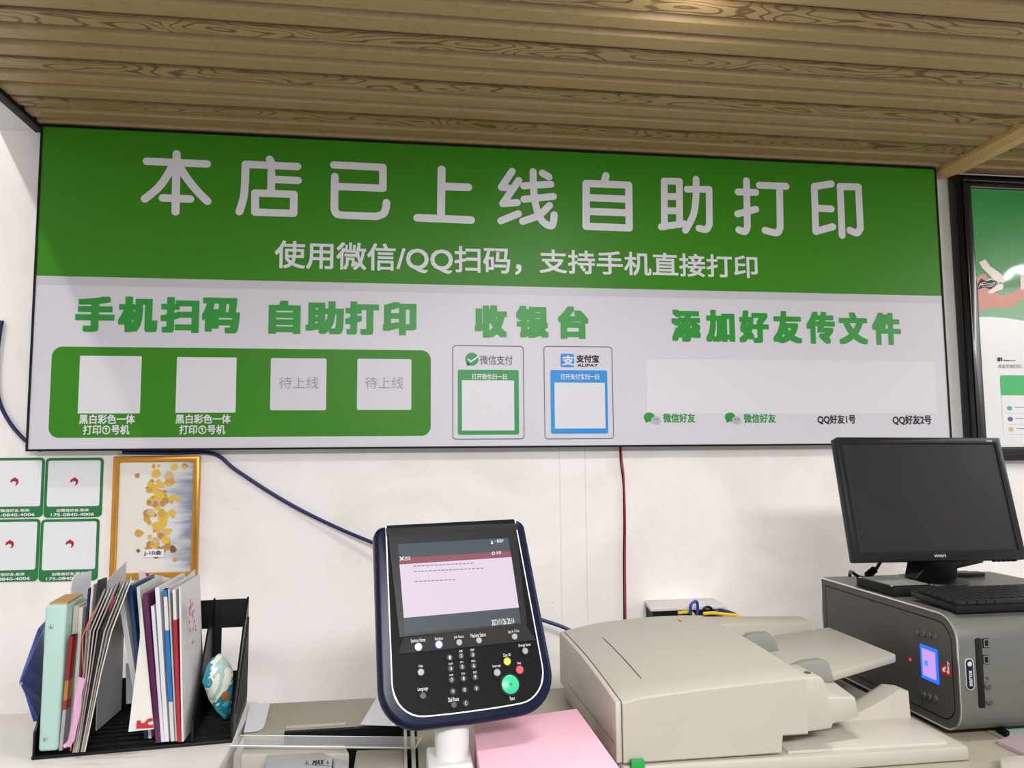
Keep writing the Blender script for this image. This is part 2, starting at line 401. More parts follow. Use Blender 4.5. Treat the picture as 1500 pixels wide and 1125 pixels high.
zz(460, 225, 5.769, 11.6, [[(1078, 135), (1072, 545)], [(1080, 278), (1303, 285)], [(873, 543), (1327, 562)]])
zz(720, 230, 6.25, 10.4, [[(188, 132), (90, 278), (155, 284)], [(248, 215), (103, 428), (235, 418)], [(85, 585), (245, 520)], [(295, 265), (542, 250)], [(298, 388), (565, 362)],
   ['s', (380, 135), (385, 300), (402, 430), (440, 550), (490, 610), (545, 632), (565, 600), (572, 530)], ['s', (530, 445), (430, 535), (285, 590)], [(465, 148), (525, 183)]])
zz(720, 230, 6.25, 10.6, [[(1047, 172), (1030, 235)], ['c', (865, 243), (1255, 258), (1260, 650), (865, 635)], [(865, 372), (1255, 388)], [(865, 498), (1255, 512)]])
zz(950, 245, 4.412, 9.8, [[(82, 385), (230, 365)], [(100, 90), (102, 385)], [(100, 90), (198, 92), (200, 370)], [(100, 190), (200, 190)], [(100, 282), (200, 282)], [(250, 143), (390, 143), (393, 370)], ['s', (393, 370), (372, 402), (325, 395)], ['s', (306, 78), (305, 200), (288, 310), (238, 408)]])
zz(950, 245, 4.412, 9.8, [[(578, 160), (692, 163)], [(632, 88), (638, 385)], ['s', (638, 385), (622, 416), (582, 405)], [(575, 302), (693, 272)], [(715, 117), (888, 124)], [(845, 125), (850, 390)], ['s', (850, 390), (828, 424), (752, 408)]])
zz(950, 245, 4.412, 9.8, [[(1070, 125), (1180, 108)], [(1070, 125), (1080, 415), (1190, 385)], [(1085, 265), (1180, 270)], [(1237, 125), (1250, 440)], [(1237, 125), (1355, 128), (1368, 395)], ['s', (1368, 395), (1345, 425), (1300, 408)]])
hm = {}
for pts, w, cl, sm, ci in HEAD:
    mb = hm.setdefault(ci, MB())
    P = [FP.px(*p) for p in pts]
    if sm: P = curve2(P)
    wm = abs(FP.px(pts[0][0] + w, pts[0][1])[0] - FP.px(*pts[0])[0])
    stroke(mb, FP, P, wm, .001, cl)
for mb in hm.values(): mb.build('headline_character', M['letter'], sign)
def sign_text(name, s, box_, m, bold=0, n=.001):
    return text_px(MB(), s, FP, *box_, n, bold).build(name, M[m], sign)
sign_text('subtitle_lettering', '使用微信/QQ扫码，', (403, 352, 764, 404), 'letter', .0015)
sign_text('subtitle_lettering', '支持手机直接打印', (790, 365, 1110, 408), 'letter', .0015)
def sign_chars(s, xs, y0, y1, slope, bold):
    for c, (x0, x1) in zip(s, xs):
        d = (x0 - xs[0][0]) * slope
        sign_text('heading_character', c, (x0, y0 + d, x1, y1 + d), 'greend', bold)
HB = (.0068, .0052)
sign_chars('手机扫码', [(111.5, 167), (174, 230), (236, 291), (296.5, 351)], 433.5, 486.5, .012, HB)
sign_chars('自助打印', [(394, 440), (448, 503.5), (506, 555), (560.5, 610)], 440, 489.5, .012, HB)
sign_chars('收银台', [(695, 743), (755.5, 804), (817, 862.5)], 446.5, 495, .014, HB)
sign_chars('添加好友传文件', [(982.5, 1027), (1033, 1077), (1081.5, 1127), (1131, 1175.5), (1180, 1224), (1227.5, 1272), (1276, 1320.5)], 453, 501, .016, (.0060, .0048))
def sq(name, x0, y0, x1, y1, r, m, n=.0008):
    a0, b0, a1, b1 = rect_px(FP, x0, y0, x1, y1)
    return MB().flat(FP, rr(a0, b0, a1, b1, r) if r else [(a0, b0), (a1, b0), (a1, b1), (a0, b1)], n).build(name, M[m], sign)
sq('green_panel', 76.5, 507.5, 631, 638.5, .03, 'green', .0004)
sq('blank_square', 117.5, 521, 205, 605.5, .002, 'card'); sq('blank_square', 259.5, 523, 345, 604.5, .002, 'card')
sq('waiting_square', 397, 524.5, 477.5, 601, .006, 'vinyl'); sq('waiting_square', 523.5, 525.5, 602.5, 600.5, .006, 'vinyl')
sign_text('caption_lettering', '黑白彩色一体', (116.5, 607, 197.5, 621), 'letter', .0007); sign_text('caption_lettering', '打印①号机', (122, 622.5, 189.5, 636.5), 'letter', .0007)
sign_text('caption_lettering', '黑白彩色一体', (257.5, 607, 338, 620.5), 'letter', .0007); sign_text('caption_lettering', '打印①号机', (263, 622.5, 330, 636), 'letter', .0007)
sign_text('waiting_lettering', '待上线', (409, 551.5, 467, 569.5), 'greyt', 0, .0014); sign_text('waiting_lettering', '待上线', (535, 552, 591, 569.5), 'greyt', 0, .0014)
# payment cards
def card(x0, y0, x1, y1, cx0, cy0, cx1, cy1, qx0, qy0, qx1, qy1, m, s, tb):
    a0, b0, a1, b1 = rect_px(FP, x0, y0, x1, y1)
    MB().ring(FP, rr(a0, b0, a1, b1, .012), rr(a0 + .003, b0 + .003, a1 - .003, b1 - .003, .0095), .0005, .0008).build('card_outline', M['line'], sign)
    sq('card_panel', cx0, cy0, cx1, cy1, .006, m, .0007); sq('blank_square', qx0, qy0, qx1, qy1, 0, 'card', .0011)
    sign_text('card_lettering', s, tb, 'letter', .0003, .0012)
card(662.5, 505.5, 768.5, 643.5, 670.5, 541.5, 760.5, 636.5, 676.5, 557, 753.5, 630.5, 'wgreen', '打开微信扫一扫', (691, 547.5, 742.5, 556))
card(796, 506.5, 899.5, 643, 806, 542, 891, 635, 812, 560.5, 887, 627.5, 'wblue', '打开支付宝扫一扫', (821, 547.5, 877.5, 556))
a, b = FP.px(691.2, 526.2); r_ = .0215
lg = MB().disc(FP, a, b, r_, .0008).flat(FP, [(a - .017, b - .010), (a - .005, b - .018), (a - .016, b - .0235)], .0008); lg.build('payment_emblem', M['wgreen'], sign)
ck = MB(); stroke(ck, FP, [(a - .011, b - .001), (a - .003, b - .008), (a + .019, b + .008)], .005, .0012); ck.build('tick_mark', M['letter'], sign)
sign_text('card_title_lettering', '微信支付', (703, 520.5, 751, 534.5), 'darkt', 0)
sq('payment_emblem', 821, 518, 841, 538, .006, 'wblue', .0008); sign_text('emblem_lettering', '支', (823, 520.5, 841, 535.5), 'letter', .0012, .0013)
sign_text('card_title_lettering', '支付宝', (844, 519.5, 877.5, 531.5), 'ink', .001); sign_text('card_title_lettering', 'ALIPAY', (845.5, 532.8, 876, 537.4), 'ink', .0004)
sq('blank_strip', 946, 526, 1373, 605.5, 0, 'card', .0007)
for x in (942, 1060.5):
    a, b = FP.px(x + 9, 611); g_ = MB()
    g_.flat(FP, [(a + .019 * math.cos(i / 20 * 6.283), b + .0155 * math.sin(i / 20 * 6.283)) for i in range(20)], .001); g_.flat(FP, [(a - .013, b - .008), (a - .004, b - .014), (a - .013, b - .02)], .001)
    g_.build('chat_bubble', M['greend'], sign)
    w_ = MB(); a += .0225; b -= .0105
    w_.flat(FP, [(a + .0165 * math.cos(i / 20 * 6.283), b + .0135 * math.sin(i / 20 * 6.283)) for i in range(20)], .0013); w_.build('chat_bubble', M['slate'], sign)
    d_ = MB(); d_.disc(FP, a - .005, b + .003, .0021, .0016, 10); d_.disc(FP, a + .005, b + .003, .0021, .0016, 10); d_.build('bubble_eyes', M['ink'], sign)
sign_text('contact_lettering', '微信好友', (971, 605.5, 1018.5, 619), 'greend', .0007); sign_text('contact_lettering', '微信好友', (1089, 606, 1136.5, 619.5), 'greend', .0007)
sign_text('contact_lettering', 'QQ好友1号', (1197, 607.5, 1253.5, 621.5), 'ink', .0008); sign_text('contact_lettering', 'QQ好友2号', (1307, 608, 1364.5, 622.5), 'ink', .0008)

# ------------------------------------------------------------------ framed poster at the right
PY = 2.455
PP = Pl((0, PY, EZ), (1, 0, 0), (0, 0, 1))
poster = thing('framed_poster', 'tall glossy green and white poster in black frame right of the sign', 'poster', (2.5, YW, EZ - .04))
x0, x1, z0, z1 = 1.985, 2.93, -.045, .994; w = .062
fm = MB().ring(PP, [(x0, z0), (x1, z0), (x1, z1), (x0, z1)], [(x0 + w, z0 + w * .8), (x1 - w, z0 + w * .8), (x1 - w, z1 - w * .8), (x0 + w, z1 - w * .8)], -.044, 0)
fm.build('frame', M['frame'], poster, bevel=.006)
fl = MB().ring(PP, [(x0 + .022, z0 + .018), (x1 - .022, z0 + .018), (x1 - .022, z1 - .018), (x0 + .022, z1 - .018)], [(x0 + .03, z0 + .024), (x1 - .03, z0 + .024), (x1 - .03, z1 - .024), (x0 + .03, z1 - .024)], -.002, .004)
fl.build('frame_ridge', M['frame'], poster, bevel=.0015)
GP = Pl((0, PY + .012, EZ), (1, 0, 0), (0, 0, 1))
ix0, ix1, iz0, iz1 = x0 + w - .004, x1 - w + .004, z0 + w * .8 - .004, z1 - w * .8 + .004
MB().box(ix0, ix1, PY + .0122, PY + .03, EZ + iz0, EZ + iz1).build('print_sheet', M['pwhite'], poster)
edge = [GP.px(1427, 464), GP.px(1450, 464), GP.px(1475, 466), GP.px(1500, 470)]
ex = edge[-1]
gpoly = [(ix0, edge[0][1])] + edge + [(ix0 + (ix1 - ix0) * .8, ex[1] - .02), (ix1, ex[1] + .03), (ix1, iz1), (ix0, iz1)]
MB().flat(GP, gpoly, .0004).build('green_field', M['pgreen'], poster)
def pp(name, pts, m, n): quad_px(MB(), GP, pts, n).build(name, M[m], poster)
pp('drawn_arm', [(1430.5, 410), (1436, 402), (1444, 401), (1446, 410), (1440, 420), (1452, 425), (1466, 434), (1484, 428), (1500, 416), (1500, 436), (1486, 448), (1468, 452), (1446, 452), (1434, 456), (1433, 440)], 'skin', .0009)
pp('drawn_hand', [(1446, 428), (1456, 420), (1466, 413), (1470, 418), (1468, 424), (1458, 427), (1452, 430)], 'pcream', .0012)
pp('drawn_sheet', [(1434, 384), (1443, 380), (1450, 390), (1462, 398), (1471, 406), (1471, 414), (1464, 416), (1456, 410), (1446, 400), (1438, 392)], 'pcream', .0012)
pp('drawn_sleeve', [(1432, 415), (1437, 408), (1444, 412), (1452, 410), (1461, 412), (1457, 420), (1450, 424), (1442, 421), (1432, 424)], 'ink', .0013)
for k in range(3):
    sw = MB(); stroke(sw, GP, curve2([GP.px(1433 + k, 419 - k * 3 + 2), GP.px(1440, 413.5 + k * 3), GP.px(1448, 416 + k * 2), GP.px(1458 - k, 413 + k * 2.4)]), .0022, .0016); sw.build('sleeve_line', M['letter'], poster)
pp('drawn_sheet', [(1494, 404), (1500, 404), (1500, 424), (1495, 424)], 'pcream', .0012)
text_px(MB(), '01', GP, 1460.5, 523.5, 1468, 529.5, .001, .0014).build('poster_lettering', M['ink'], poster)
sw = MB(); stroke(sw, GP, [GP.px(1470, 528), GP.px(1478, 528.3)], .004, .001); sw.build('poster_rule', M['darkt'], poster)
sw = MB(); stroke(sw, GP, [GP.px(1479, 528.3), GP.px(1487, 528.6)], .003, .001); sw.build('poster_rule', M['wgreen'], poster)
text_px(MB(), '点击文档打印、', GP, 1461.5, 533.5, 1497.5, 539.5, .001).build('poster_lettering', M['darkt'], poster)
a0, b1 = GP.px(1464.5, 549.5); _, b0 = GP.px(1470, 640); a1 = a0 + .30
MB().flat(GP, rr(a0, b0, a1, b1, .008), .0006).build('phone_mockup', M['swhite'], poster)
_, bg = GP.px(1466, 579)
MB().flat(GP, [(a0, bg), (a1, bg), (a1, b1 - .006), (a1 - .006, b1), (a0 + .006, b1), (a0, b1 - .006)], .001).build('phone_header', mat('header_green', (40, 178, 92), .2), poster)
for k, (yy, c) in enumerate(((598, (58, 180, 120)), (614, (90, 92, 150)), (629, (222, 176, 116)))):
    ca, cb = GP.px(1478.5 + k * 1.1, yy)
    MB().flat(GP, [(ca + .011 * math.cos(i / 12 * 6.283), cb + .0085 * math.sin(i / 12 * 6.283)) for i in range(12)], .001).build('menu_icon', mat('icon_colour', c, .3), poster)
    sw = MB(); stroke(sw, GP, [(ca + .022, cb + .003), (ca + .06, cb + .003)], .0034, .001); sw.build('menu_line', M['greyt'], poster)
    MB().flat(GP, [(a0 + .01, cb - .019), (a1 - .01, cb - .019), (a1 - .01, cb - .018), (a0 + .01, cb - .018)], .0009).build('menu_divider', M['slate'], poster)

# ------------------------------------------------------------------ four contact stickers
WP = Pl((0, YW - .0006, EZ), (1, 0, 0), (0, 0, 1))
def sticker(name, x0, y0, x1, y1, label):
    a0, b0, a1, b1 = rect_px(WP, x0, y0, x1, y1)
    st = thing(name, label, 'sticker', (.5 * (a0 + a1), YW, EZ + b0), 'green contact stickers on the wall')
    W_, H_ = a1 - a0, b1 - b0
    MB().pprism(WP, rr(a0, b0, a1, b1, .012), 0, .0012).build('backing', M['sgreen'], st)
    MB().flat(WP, rr(a0 + .008, b0 + H_ * .185, a1 - .008, b1 - .008, .006), .0016).build('blank_square', M['swhite'], st)
    ca, cb = .5 * (a0 + a1), b0 + H_ * .585
    hs = W_ * .075
    horse = [(-.9, -.1), (-.75, .35), (-.2, .75), (.15, .95), (.3, .8), (.8, .5), (1, 0), (.95, -.55), (.6, -1), (.1, -1.05), (.45, -.7), (.45, -.25), (.1, 0), (-.35, -.05), (-.7, -.4)]
    MB().flat(WP, [(ca + x * hs, cb + .004 + y * hs) for x, y in horse], .002).build('horse_emblem', M['sred'], st)
    text_mb(MB(), '加微信好友-勁来', WP, a0 + W_ * .22, b0 + H_ * .093, a1 - W_ * .22, b0 + H_ * .145, .0018, .0003).build('lettering', M['swhite'], st)
    text_mb(MB(), '175-0840-4006', WP, a0 + W_ * .13, b0 + H_ * .022, a1 - W_ * .13, b0 + H_ * .072, .0018, .0004).build('lettering', M['swhite'], st)
sticker('wall_sticker', 67.5, 671, 149, 757, 'green bordered contact sticker, upper one beside the gold picture frame')
sticker('wall_sticker', -21, 671, 62.5, 757.5, 'green bordered contact sticker, upper one at the wall sign corner, cut by the photo edge')
sticker('wall_sticker', 60.5, 761, 143, 850, 'green bordered contact sticker, lower one just above the paper rack')
sticker('wall_sticker', -28, 761.5, 55.5, 851, 'green bordered contact sticker, lower one cut by the photo edge')

# ------------------------------------------------------------------ gold framed picture
QY = 2.476
QP = Pl((0, QY, EZ), (1, 0, 0), (0, 0, 1))
a0, b1 = QP.px(165.5, 668.5); a1 = QP.px(295.5, 668.5)[0] - .006; b0 = QP.px(160, 850)[1]
pic = thing('framed_picture', 'gold framed abstract picture of gold flakes on pale blue grey', 'picture', (.5 * (a0 + a1), YW, EZ + b0))
w = .0185
MB().ring(QP, [(a0, b0), (a1, b0), (a1, b1), (a0, b1)], [(a0 + w, b0 + w), (a1 - w, b0 + w), (a1 - w, b1 - w), (a0 + w, b1 - w)], -.023, 0).build('frame', M['gold'], pic, bevel=.004)
cm = mat('painted_canvas', (224, 222, 216), .5); nt = cm.node_tree; g = nt.nodes['Geometry']; b = nt.nodes['Principled BSDF']
sp = nt.nodes.new('ShaderNodeSeparateXYZ'); nt.links.new(g.outputs['Position'], sp.inputs[0])
nz = nt.nodes.new('ShaderNodeTexNoise'); nz.inputs['Scale'].default_value = 1; nz.inputs['Detail'].default_value = 5
mp = nt.nodes.new('ShaderNodeMapping'); mp.inputs['Scale'].default_value = (7, 7, 34); nt.links.new(g.outputs['Position'], mp.inputs[0]); nt.links.new(mp.outputs[0], nz.inputs['Vector'])
mr = nt.nodes.new('ShaderNodeMapRange'); mr.inputs['From Min'].default_value = a0; mr.inputs['From Max'].default_value = a1; nt.links.new(sp.outputs['X'], mr.inputs[0])
ad = nt.nodes.new('ShaderNodeMath'); ad.operation = 'MULTIPLY_ADD'; ad.inputs[1].default_value = 1.1; nt.links.new(nz.outputs['Fac'], ad.inputs[0]); nt.links.new(mr.outputs[0], ad.inputs[2])
cr = nt.nodes.new('ShaderNodeValToRGB'); cr.color_ramp.elements[0].position = .98; cr.color_ramp.elements[1].position = 1.0
cr.color_ramp.elements[0].color = col(226, 222, 214)
mr2 = nt.nodes.new('ShaderNodeMath'); mr2.operation = 'MULTIPLY'; mr2.inputs[1].default_value = .62; nt.links.new(ad.outputs[0], mr2.inputs[0])
cr.color_ramp.elements[0].position = .62; cr.color_ramp.elements[1].position = .95; cr.color_ramp.elements[1].color = col(132, 140, 160)
e = cr.color_ramp.elements.new(.78); e.color = col(206, 208, 212)
nt.links.new(mr2.outputs[0], cr.inputs['Fac']); nt.links.new(cr.outputs['Color'], b.inputs['Base Color'])
cvs = MB().box(a0 + w - .003, a1 - w + .003, QY + .006, QY + .02, EZ + b0 + w - .003, EZ + b1 - w + .003)
CP = Pl((0, QY + .006, EZ), (1, 0, 0), (0, 0, 1))
fc = [mat('flake_' + n_, c, .4, metal=.2) for n_, c in (('amber', (214, 160, 62)), ('yellow', (226, 186, 70)), ('ochre', (190, 140, 72)), ('tan', (214, 184, 136)), ('umber', (128, 88, 44)))]
fmb = [MB() for _ in fc]
rnd = random.Random(3)
for k in range(92):
    t_ = rnd.random(); u_ = .57 + rnd.gauss(0, .12) - .04 * (t_ > .6)
    ca = a0 + w + (a1 - a0 - 2 * w) * min(max(u_, .22), .88); cb = b1 - w - (b1 - b0 - 2 * w) * (.02 + .9 * t_)
    s_ = .006 + rnd.random() * .009; n_ = rnd.randint(5, 7); ph = rnd.random() * 6
    which = rnd.choice([0, 0, 1, 1, 2, 3]) if t_ < .85 else rnd.choice([4, 2, 0])
    fmb[which].flat(CP, [(ca + s_ * (0.7 + .5 * rnd.random()) * math.cos(ph + 6.283 * i / n_), cb + s_ * (0.7 + .5 * rnd.random()) * math.sin(ph + 6.283 * i / n_)) for i in range(n_)], .0006 + k * .00001)
cnt = [len(cvs.f)]
for mb_ in fmb: cvs.add(mb_.v, mb_.f); cnt.append(len(cvs.f))
cv = cvs.build('canvas', cm, pic)
for m_ in fc: cv.data.materials.append(m_)
for p_ in cv.data.polygons:
    p_.material_index = next(i for i, c_ in enumerate(cnt) if p_.index < c_)
pa0, pb0, pa1, pb1 = rect_px(CP, 209, 805, 240, 815.5)
MB().flat(CP, [(pa0, pb0), (pa1, pb0), (pa1, pb1), (pa0, pb1)], .002).build('price_tag', M['swhite'], pic)
text_px(MB(), 'J-10金', CP, 211, 806.5, 237, 813.5, .0026, .0004).build('tag_lettering', M['ink'], pic)

# ------------------------------------------------------------------ surfaces below: side table, copier, finisher
ZT = EZ - .58
tb = thing('side_table', 'white table under the black paper rack', 'table', (-.85, 1.6, 0))
MB().box(-1.5, -.335, 1.0, 1.95, ZT - .03, ZT - .0008).build('tabletop', mat('white_laminate', (224, 219, 214), .45), tb, bevel=.003)
for x in (-1.45, -.40):
    for y in (1.05, 1.90): MB().box(x - .02, x + .02, y - .02, y + .02, 0, ZT - .03).build('leg', M['white'], tb)
cp = thing('copier', 'cream floor standing copier body with open tray top', 'copier', (.4, 1.4, 0))
MB().box(-.325, 1.196, 1.0, 1.9, .02, ZT - .09).build('body', M['cream'], cp, bevel=.01)
dk = MB()
dk.box(-.325, 1.190, 1.735, 1.925, ZT - .09, ZT); dk.box(.035, 1.190, 1.0, 1.735, ZT - .09, ZT); dk.box(-.325, .035, 1.0, 1.2, ZT - .09, ZT)
dk.build('deck', M['beige'], cp, bevel=.004)
MB().box(-.24, -.115, 1.742, 1.752, ZT, ZT + .004).build('deck_ridge', M['cream'], cp, bevel=.001)
MB().box(-.325, .035, 1.2, 1.735, ZT - .09, ZT - .075).build('tray_well', M['blackm'], cp)
MB().box(-.24, .004, 1.722, 1.7345, ZT - .075, ZT - .001).build('dark_slot', M['blackm'], cp)
def well(name, pts, z, th, m, bv=.004):
    q = [atZ(x, y, z) for x, y in pts]
    return MB().prism(q, (0, 0, -th)).build(name, M[m], cp, bevel=bv)
well('tray_block', [(357, 1093), (505, 1090), (512, 1103), (352, 1105)], -.586, .05, 'cream2')
well('paper_guide', [(391, 1105), (472, 1101.5), (487, 1108), (485, 1130), (387, 1130)], -.581, .05, 'slate', .003)
well('guide_arm', [(488, 1110), (507, 1113), (513, 1130), (488, 1130)], -.590, .04, 'slate', .003)
well('tray_plate', [(522, 1098), (592, 1097), (596, 1130), (517, 1130)], -.588, .05, 'taupe')
MP = Pl((0, 1.55, EZ - .5835), (1, 0, 0), (0, 1, 0))
lm = MB(); text_px(lm, 'MAX', MP, 459, 1116, 474, 1122, .003, .0006)
for xx in (449.5, 480):
    stroke(lm, MP, [MP.px(xx, 1116), MP.px(xx, 1121)], .0012, .003); stroke(lm, MP, [MP.px(xx - 2, 1119), MP.px(xx, 1121.5), MP.px(xx + 2, 1119)], .0012, .003)
stroke(lm, MP, [MP.px(447, 1122.5), MP.px(484, 1124.5)], .0014, .003); lm.build('tray_lettering', M['ink'], cp)
MB().box(-.085, .0, 1.2, 1.60, ZT - .07, ZT - .035).build('tray_plate', M['taupe'], cp, bevel=.003)
MB().box(.008, .014, 1.2, 1.72, ZT - .07, ZT - .002).build('tray_rail', M['cream2'], cp, bevel=.001)
MB().box(.022, .030, 1.2, 1.72, ZT - .07, ZT - .002).build('tray_rail', M['cream2'], cp, bevel=.001)
fi = thing('finisher', 'cream side unit carrying the silver server box', 'cabinet', (1.7, 1.5, 0))
MB().box(1.20, 2.25, 1.0, 1.98, .02, ZT - .004).build('body', M['cream'], fi, bevel=.01)
MB().box(1.1965, 2.25, 1.0, 1.98, ZT - .0035, ZT).build('top_panel', M['beige'], fi)

# ------------------------------------------------------------------ document feeder
af = thing('document_feeder', 'cream scanner with document feeder on top of the copier', 'scanner', (.6, 1.6, ZT))
Y0, Y1 = 1.36, 1.86
def P_(x, y, z): return Vector((x, y, z + EZ))
# main cover, a section along X: (x, z of the top at the front, z of the top at the rear)
sec = [(.388, -.440, -.427), (.42, -.433, -.421), (.47, -.429, -.412), (.54, -.424, -.406), (.62, -.419, -.402), (.682, -.416, -.402), (.686, -.416, -.402), (.735, -.413, -.404)]
def top_z(x, q):
    for (xa, fa, ra), (xb, fb, rb) in zip(sec, sec[1:]):
        if x <= xb: break
    t_ = (x - xa) / (xb - xa); zf = fa + (fb - fa) * t_; zr = ra + (rb - ra) * t_
    return zf + (zr - zf) * q + .007 * math.sin(math.pi * q)
mb = MB()
rows = []
for x, zf, zr in sec:
    zl = -.546 if x < .684 else -.516
    row = [P_(x, Y0 + .003, zl), P_(x, Y0, zl + .003), P_(x, Y0, zf - .004), P_(x, Y0 + .006, zf)]
    for k in range(1, 9):
        q = k / 9; row.append(P_(x, Y0 + .006 + (Y1 - Y0 - .02) * q, top_z(x, q)))
    row += [P_(x, Y1 - .006, zr), P_(x, Y1, zr - .012), P_(x, Y1, zl)]
    rows.append(row)
m_ = len(rows[0]); mb.grid(rows)
mb.f.append(tuple(range(m_ - 1, -1, -1))); mb.f.append(tuple(range((len(rows) - 1) * m_, len(rows) * m_)))
mb.f += [(i * m_, (i + 1) * m_, (i + 2) * m_ - 1, (i + 1) * m_ - 1) for i in range(len(rows) - 1)]
mb.build('feeder_cover', M['cream'], af, smooth=True)
# front to the right of the lid, above the output slot
fp = [(.730, -.4135), (.765, -.415), (.772, -.424), (.786, -.498), (.782, -.508), (.70, -.514), (.690, -.5155), (.690, -.43)]
MB().prism([P_(x, Y0 + .0005, z) for x, z in fp], (0, .085, 0)).build('front_cover', M['cream'], af, bevel=.003)
ec = [P_(.376, Y0 + .004, -.546)] + [P_(.376, Y0 + .004 + (Y1 - Y0 - .012) * k / 8, top_z(.388, k / 8) - .001) for k in range(9)] + [P_(.376, Y1 - .008, -.546)]
MB().prism(ec, (.0118, 0, 0)).build('end_cap', M['cream2'], af, bevel=.004)
MB().box(.40, .78, Y0 + .085, Y1 - .01, EZ - .548, EZ - .515).build('lower_body', M['beige'], af)
# seams
def seam_top(x, y0, y1):
    r_ = []
    for k in range(13):
        y = y0 + (y1 - y0) * k / 12; q = (y - Y0 - .006) / (Y1 - Y0 - .02); z = top_z(x, q) + .0008
        r_.append([P_(x, y, z), P_(x + .0022, y, z)])
    return MB().grid(r_).build('lid_seam', M['gun'], af)
seam_top(.447, 1.44, 1.72); seam_top(.655, 1.78, 1.81)
EP = Pl((.3755, 0, EZ), (0, -1, 0), (0, 0, 1))
sm = MB(); stroke(sm, EP, [EP.px(832, 1003), EP.px(901, 1090)], .0016, .0004); sm.build('end_seam', M['guide'], af)
# input tray sloping up to the right
tray = MB()
def slab(p4, th): return [Vector(p) - Vector((0, 0, th)) for p in p4] + [Vector(p) for p in p4]
tray.hexa(slab([P_(.76, 1.50, -.475), P_(1.045, 1.55, -.434), P_(1.04, 1.80, -.432), P_(.72, 1.815, -.466)], .018)).build('input_tray', M['cream'], af, bevel=.004)
MB().hexa(slab([P_(.70, 1.80, -.412), P_(1.0, 1.81, -.420), P_(1.0, 1.86, -.416), P_(.70, 1.86, -.405)], .13)).build('rear_ledge', M['cream'], af, bevel=.005)
MB().box(.74, .80, 1.50, 1.80, EZ - .54, EZ - .494).build('tray_support', M['taupe'], af)
def guide(pts, y):
    MB().prism([atY(*p, y) for p in pts], (0, .022, 0)).build('paper_guide', M['guide'], af, bevel=.003)
guide([(1085, 940), (1098, 930), (1108, 928), (1127, 927), (1137, 940), (1142, 952), (1152, 962), (1140, 970), (1110, 960)], 1.70)
guide([(1161, 978), (1180, 970), (1204, 967), (1215, 970), (1221, 991), (1223, 998), (1208, 1002), (1180, 996)], 1.455)
MB().hexa([P_(.77, 1.385, -.515), P_(.862, 1.40, -.505), P_(.862, 1.50, -.505), P_(.77, 1.50, -.515), P_(.77, 1.385, -.459), P_(.856, 1.40, -.468), P_(.85, 1.50, -.452), P_(.77, 1.50, -.446)]).build('tray_hinge_block', M['cream'], af, bevel=.004)
text_px(MB(), 'A3 B4', Pl((.85, 1.7, EZ - .456), (1, 0, .12), (0, 1, 0)), 1150, 945, 1163, 952, .002).build('tray_marking', M['darkt'], af)
MB().rod(P_(.752, 1.385, -.4145), (0, 0, 1), [(0, .006), (.002, .006)], 16).build('sensor_window', M['gun'], af)
# base with output tray
bp_ = [(.385, -.549), (1.051, -.553), (1.051, -.579), (.385, -.579)]
MB().prism([P_(x, Y0 - .006, z) for x, z in bp_], (0, Y1 - Y0, 0)).build('base', M['cream'], af, bevel=.005)
MB().hexa(slab([P_(.70, 1.37, -.546), P_(1.02, 1.37, -.549), P_(1.03, 1.50, -.544), P_(.70, 1.52, -.541)], .01)).build('output_tray', M['cream2'], af, bevel=.003)
rp = []
ramp = MB(); N_ = 9
for k in range(N_ + 1):
    q = k / N_; x = .80 + .21 * q; zt = -.555 + .068 * q ** 1.6
    rp.append([P_(x, 1.49, -.56), P_(x, 1.49, zt), P_(x + .004, 1.515, zt), P_(x + .004, 1.56, zt - .01), P_(x, 1.56, -.56)])
rp.append([P_(1.030, 1.49, -.56), P_(1.027, 1.49, -.492), P_(1.027, 1.515, -.492), P_(1.027, 1.56, -.50), P_(1.03, 1.56, -.56)])
ramp.grid(rp); ramp.f += [(0, 1, 2, 3, 4), tuple(range(5 * (N_ + 1), 5 * (N_ + 2)))]; ramp.build('output_stop', M['cream2'], af, smooth=True)
lp_ = atY(933, 1117, Y0 - .010)
stk = MB().box(lp_.x - .012, lp_.x + .012, Y0 - .018, Y0 - .0065, lp_.z - .02, lp_.z + .006); tag(stk.build('inspection_tag', M['wgreen'], bevel=.001), 'small green tag standing at the scanner front corner', 'tag')

# ------------------------------------------------------------------ touch console on its post
SO = Vector((-.006, 1.418, -.162 + EZ)); cw, ch = .211, .158
CPn = Pl(SO, (.981, .196, .010), (-.087, .376, .922))
con = thing('control_console', 'dark blue tilted touch console with lit screen on white post', 'control panel', (.09, 1.40, ZT))
oc = [CPn.px(*p) for p in ((550, 771), (770, 760), (808, 1000), (582, 1062))]
L_ = CPn.px(551, 800)[0]; R_ = CPn.px(773, 790)[0]; T_ = CPn.px(660, 765)[1]; B_ = CPn.px(700, 1053)[1] + .001
# the housing is slightly wider at the bottom
def taper(poly, k=.012):
    q = lambda a: max(0, 1 - ((a - (L_ + R_) / 2) / (.5 * (R_ - L_))) ** 2)
    return [(a + (1 if a > (L_ + R_) / 2 else -1) * k * max(0, min(1, (T_ - b) / (T_ - B_))), b - (.007 * q(a) if b < B_ + .05 else 0)) for a, b in poly]
out = taper(rr(L_, B_, R_, T_, .018, 8, .065, 9)); inn_ = rr(L_ + .021, B_ + .020, R_ - .021, T_ - .0005, .002, 8, .05, 9)
inn = taper(inn_)
MB().pprism(CPn, out, -.038, -.004).build('housing', M['navy'], con, bevel=.008, seg=3)
MB().ring(CPn, taper(rr(L_ + .019, B_ + .018, R_ - .019, T_ - .0005, .002, 8, .051, 9)), inn, -.006, .0012).build('trim_line', M['white'], con)
MB().pprism(CPn, inn, -.006, .0006).build('face_panel', M['bezel'], con)
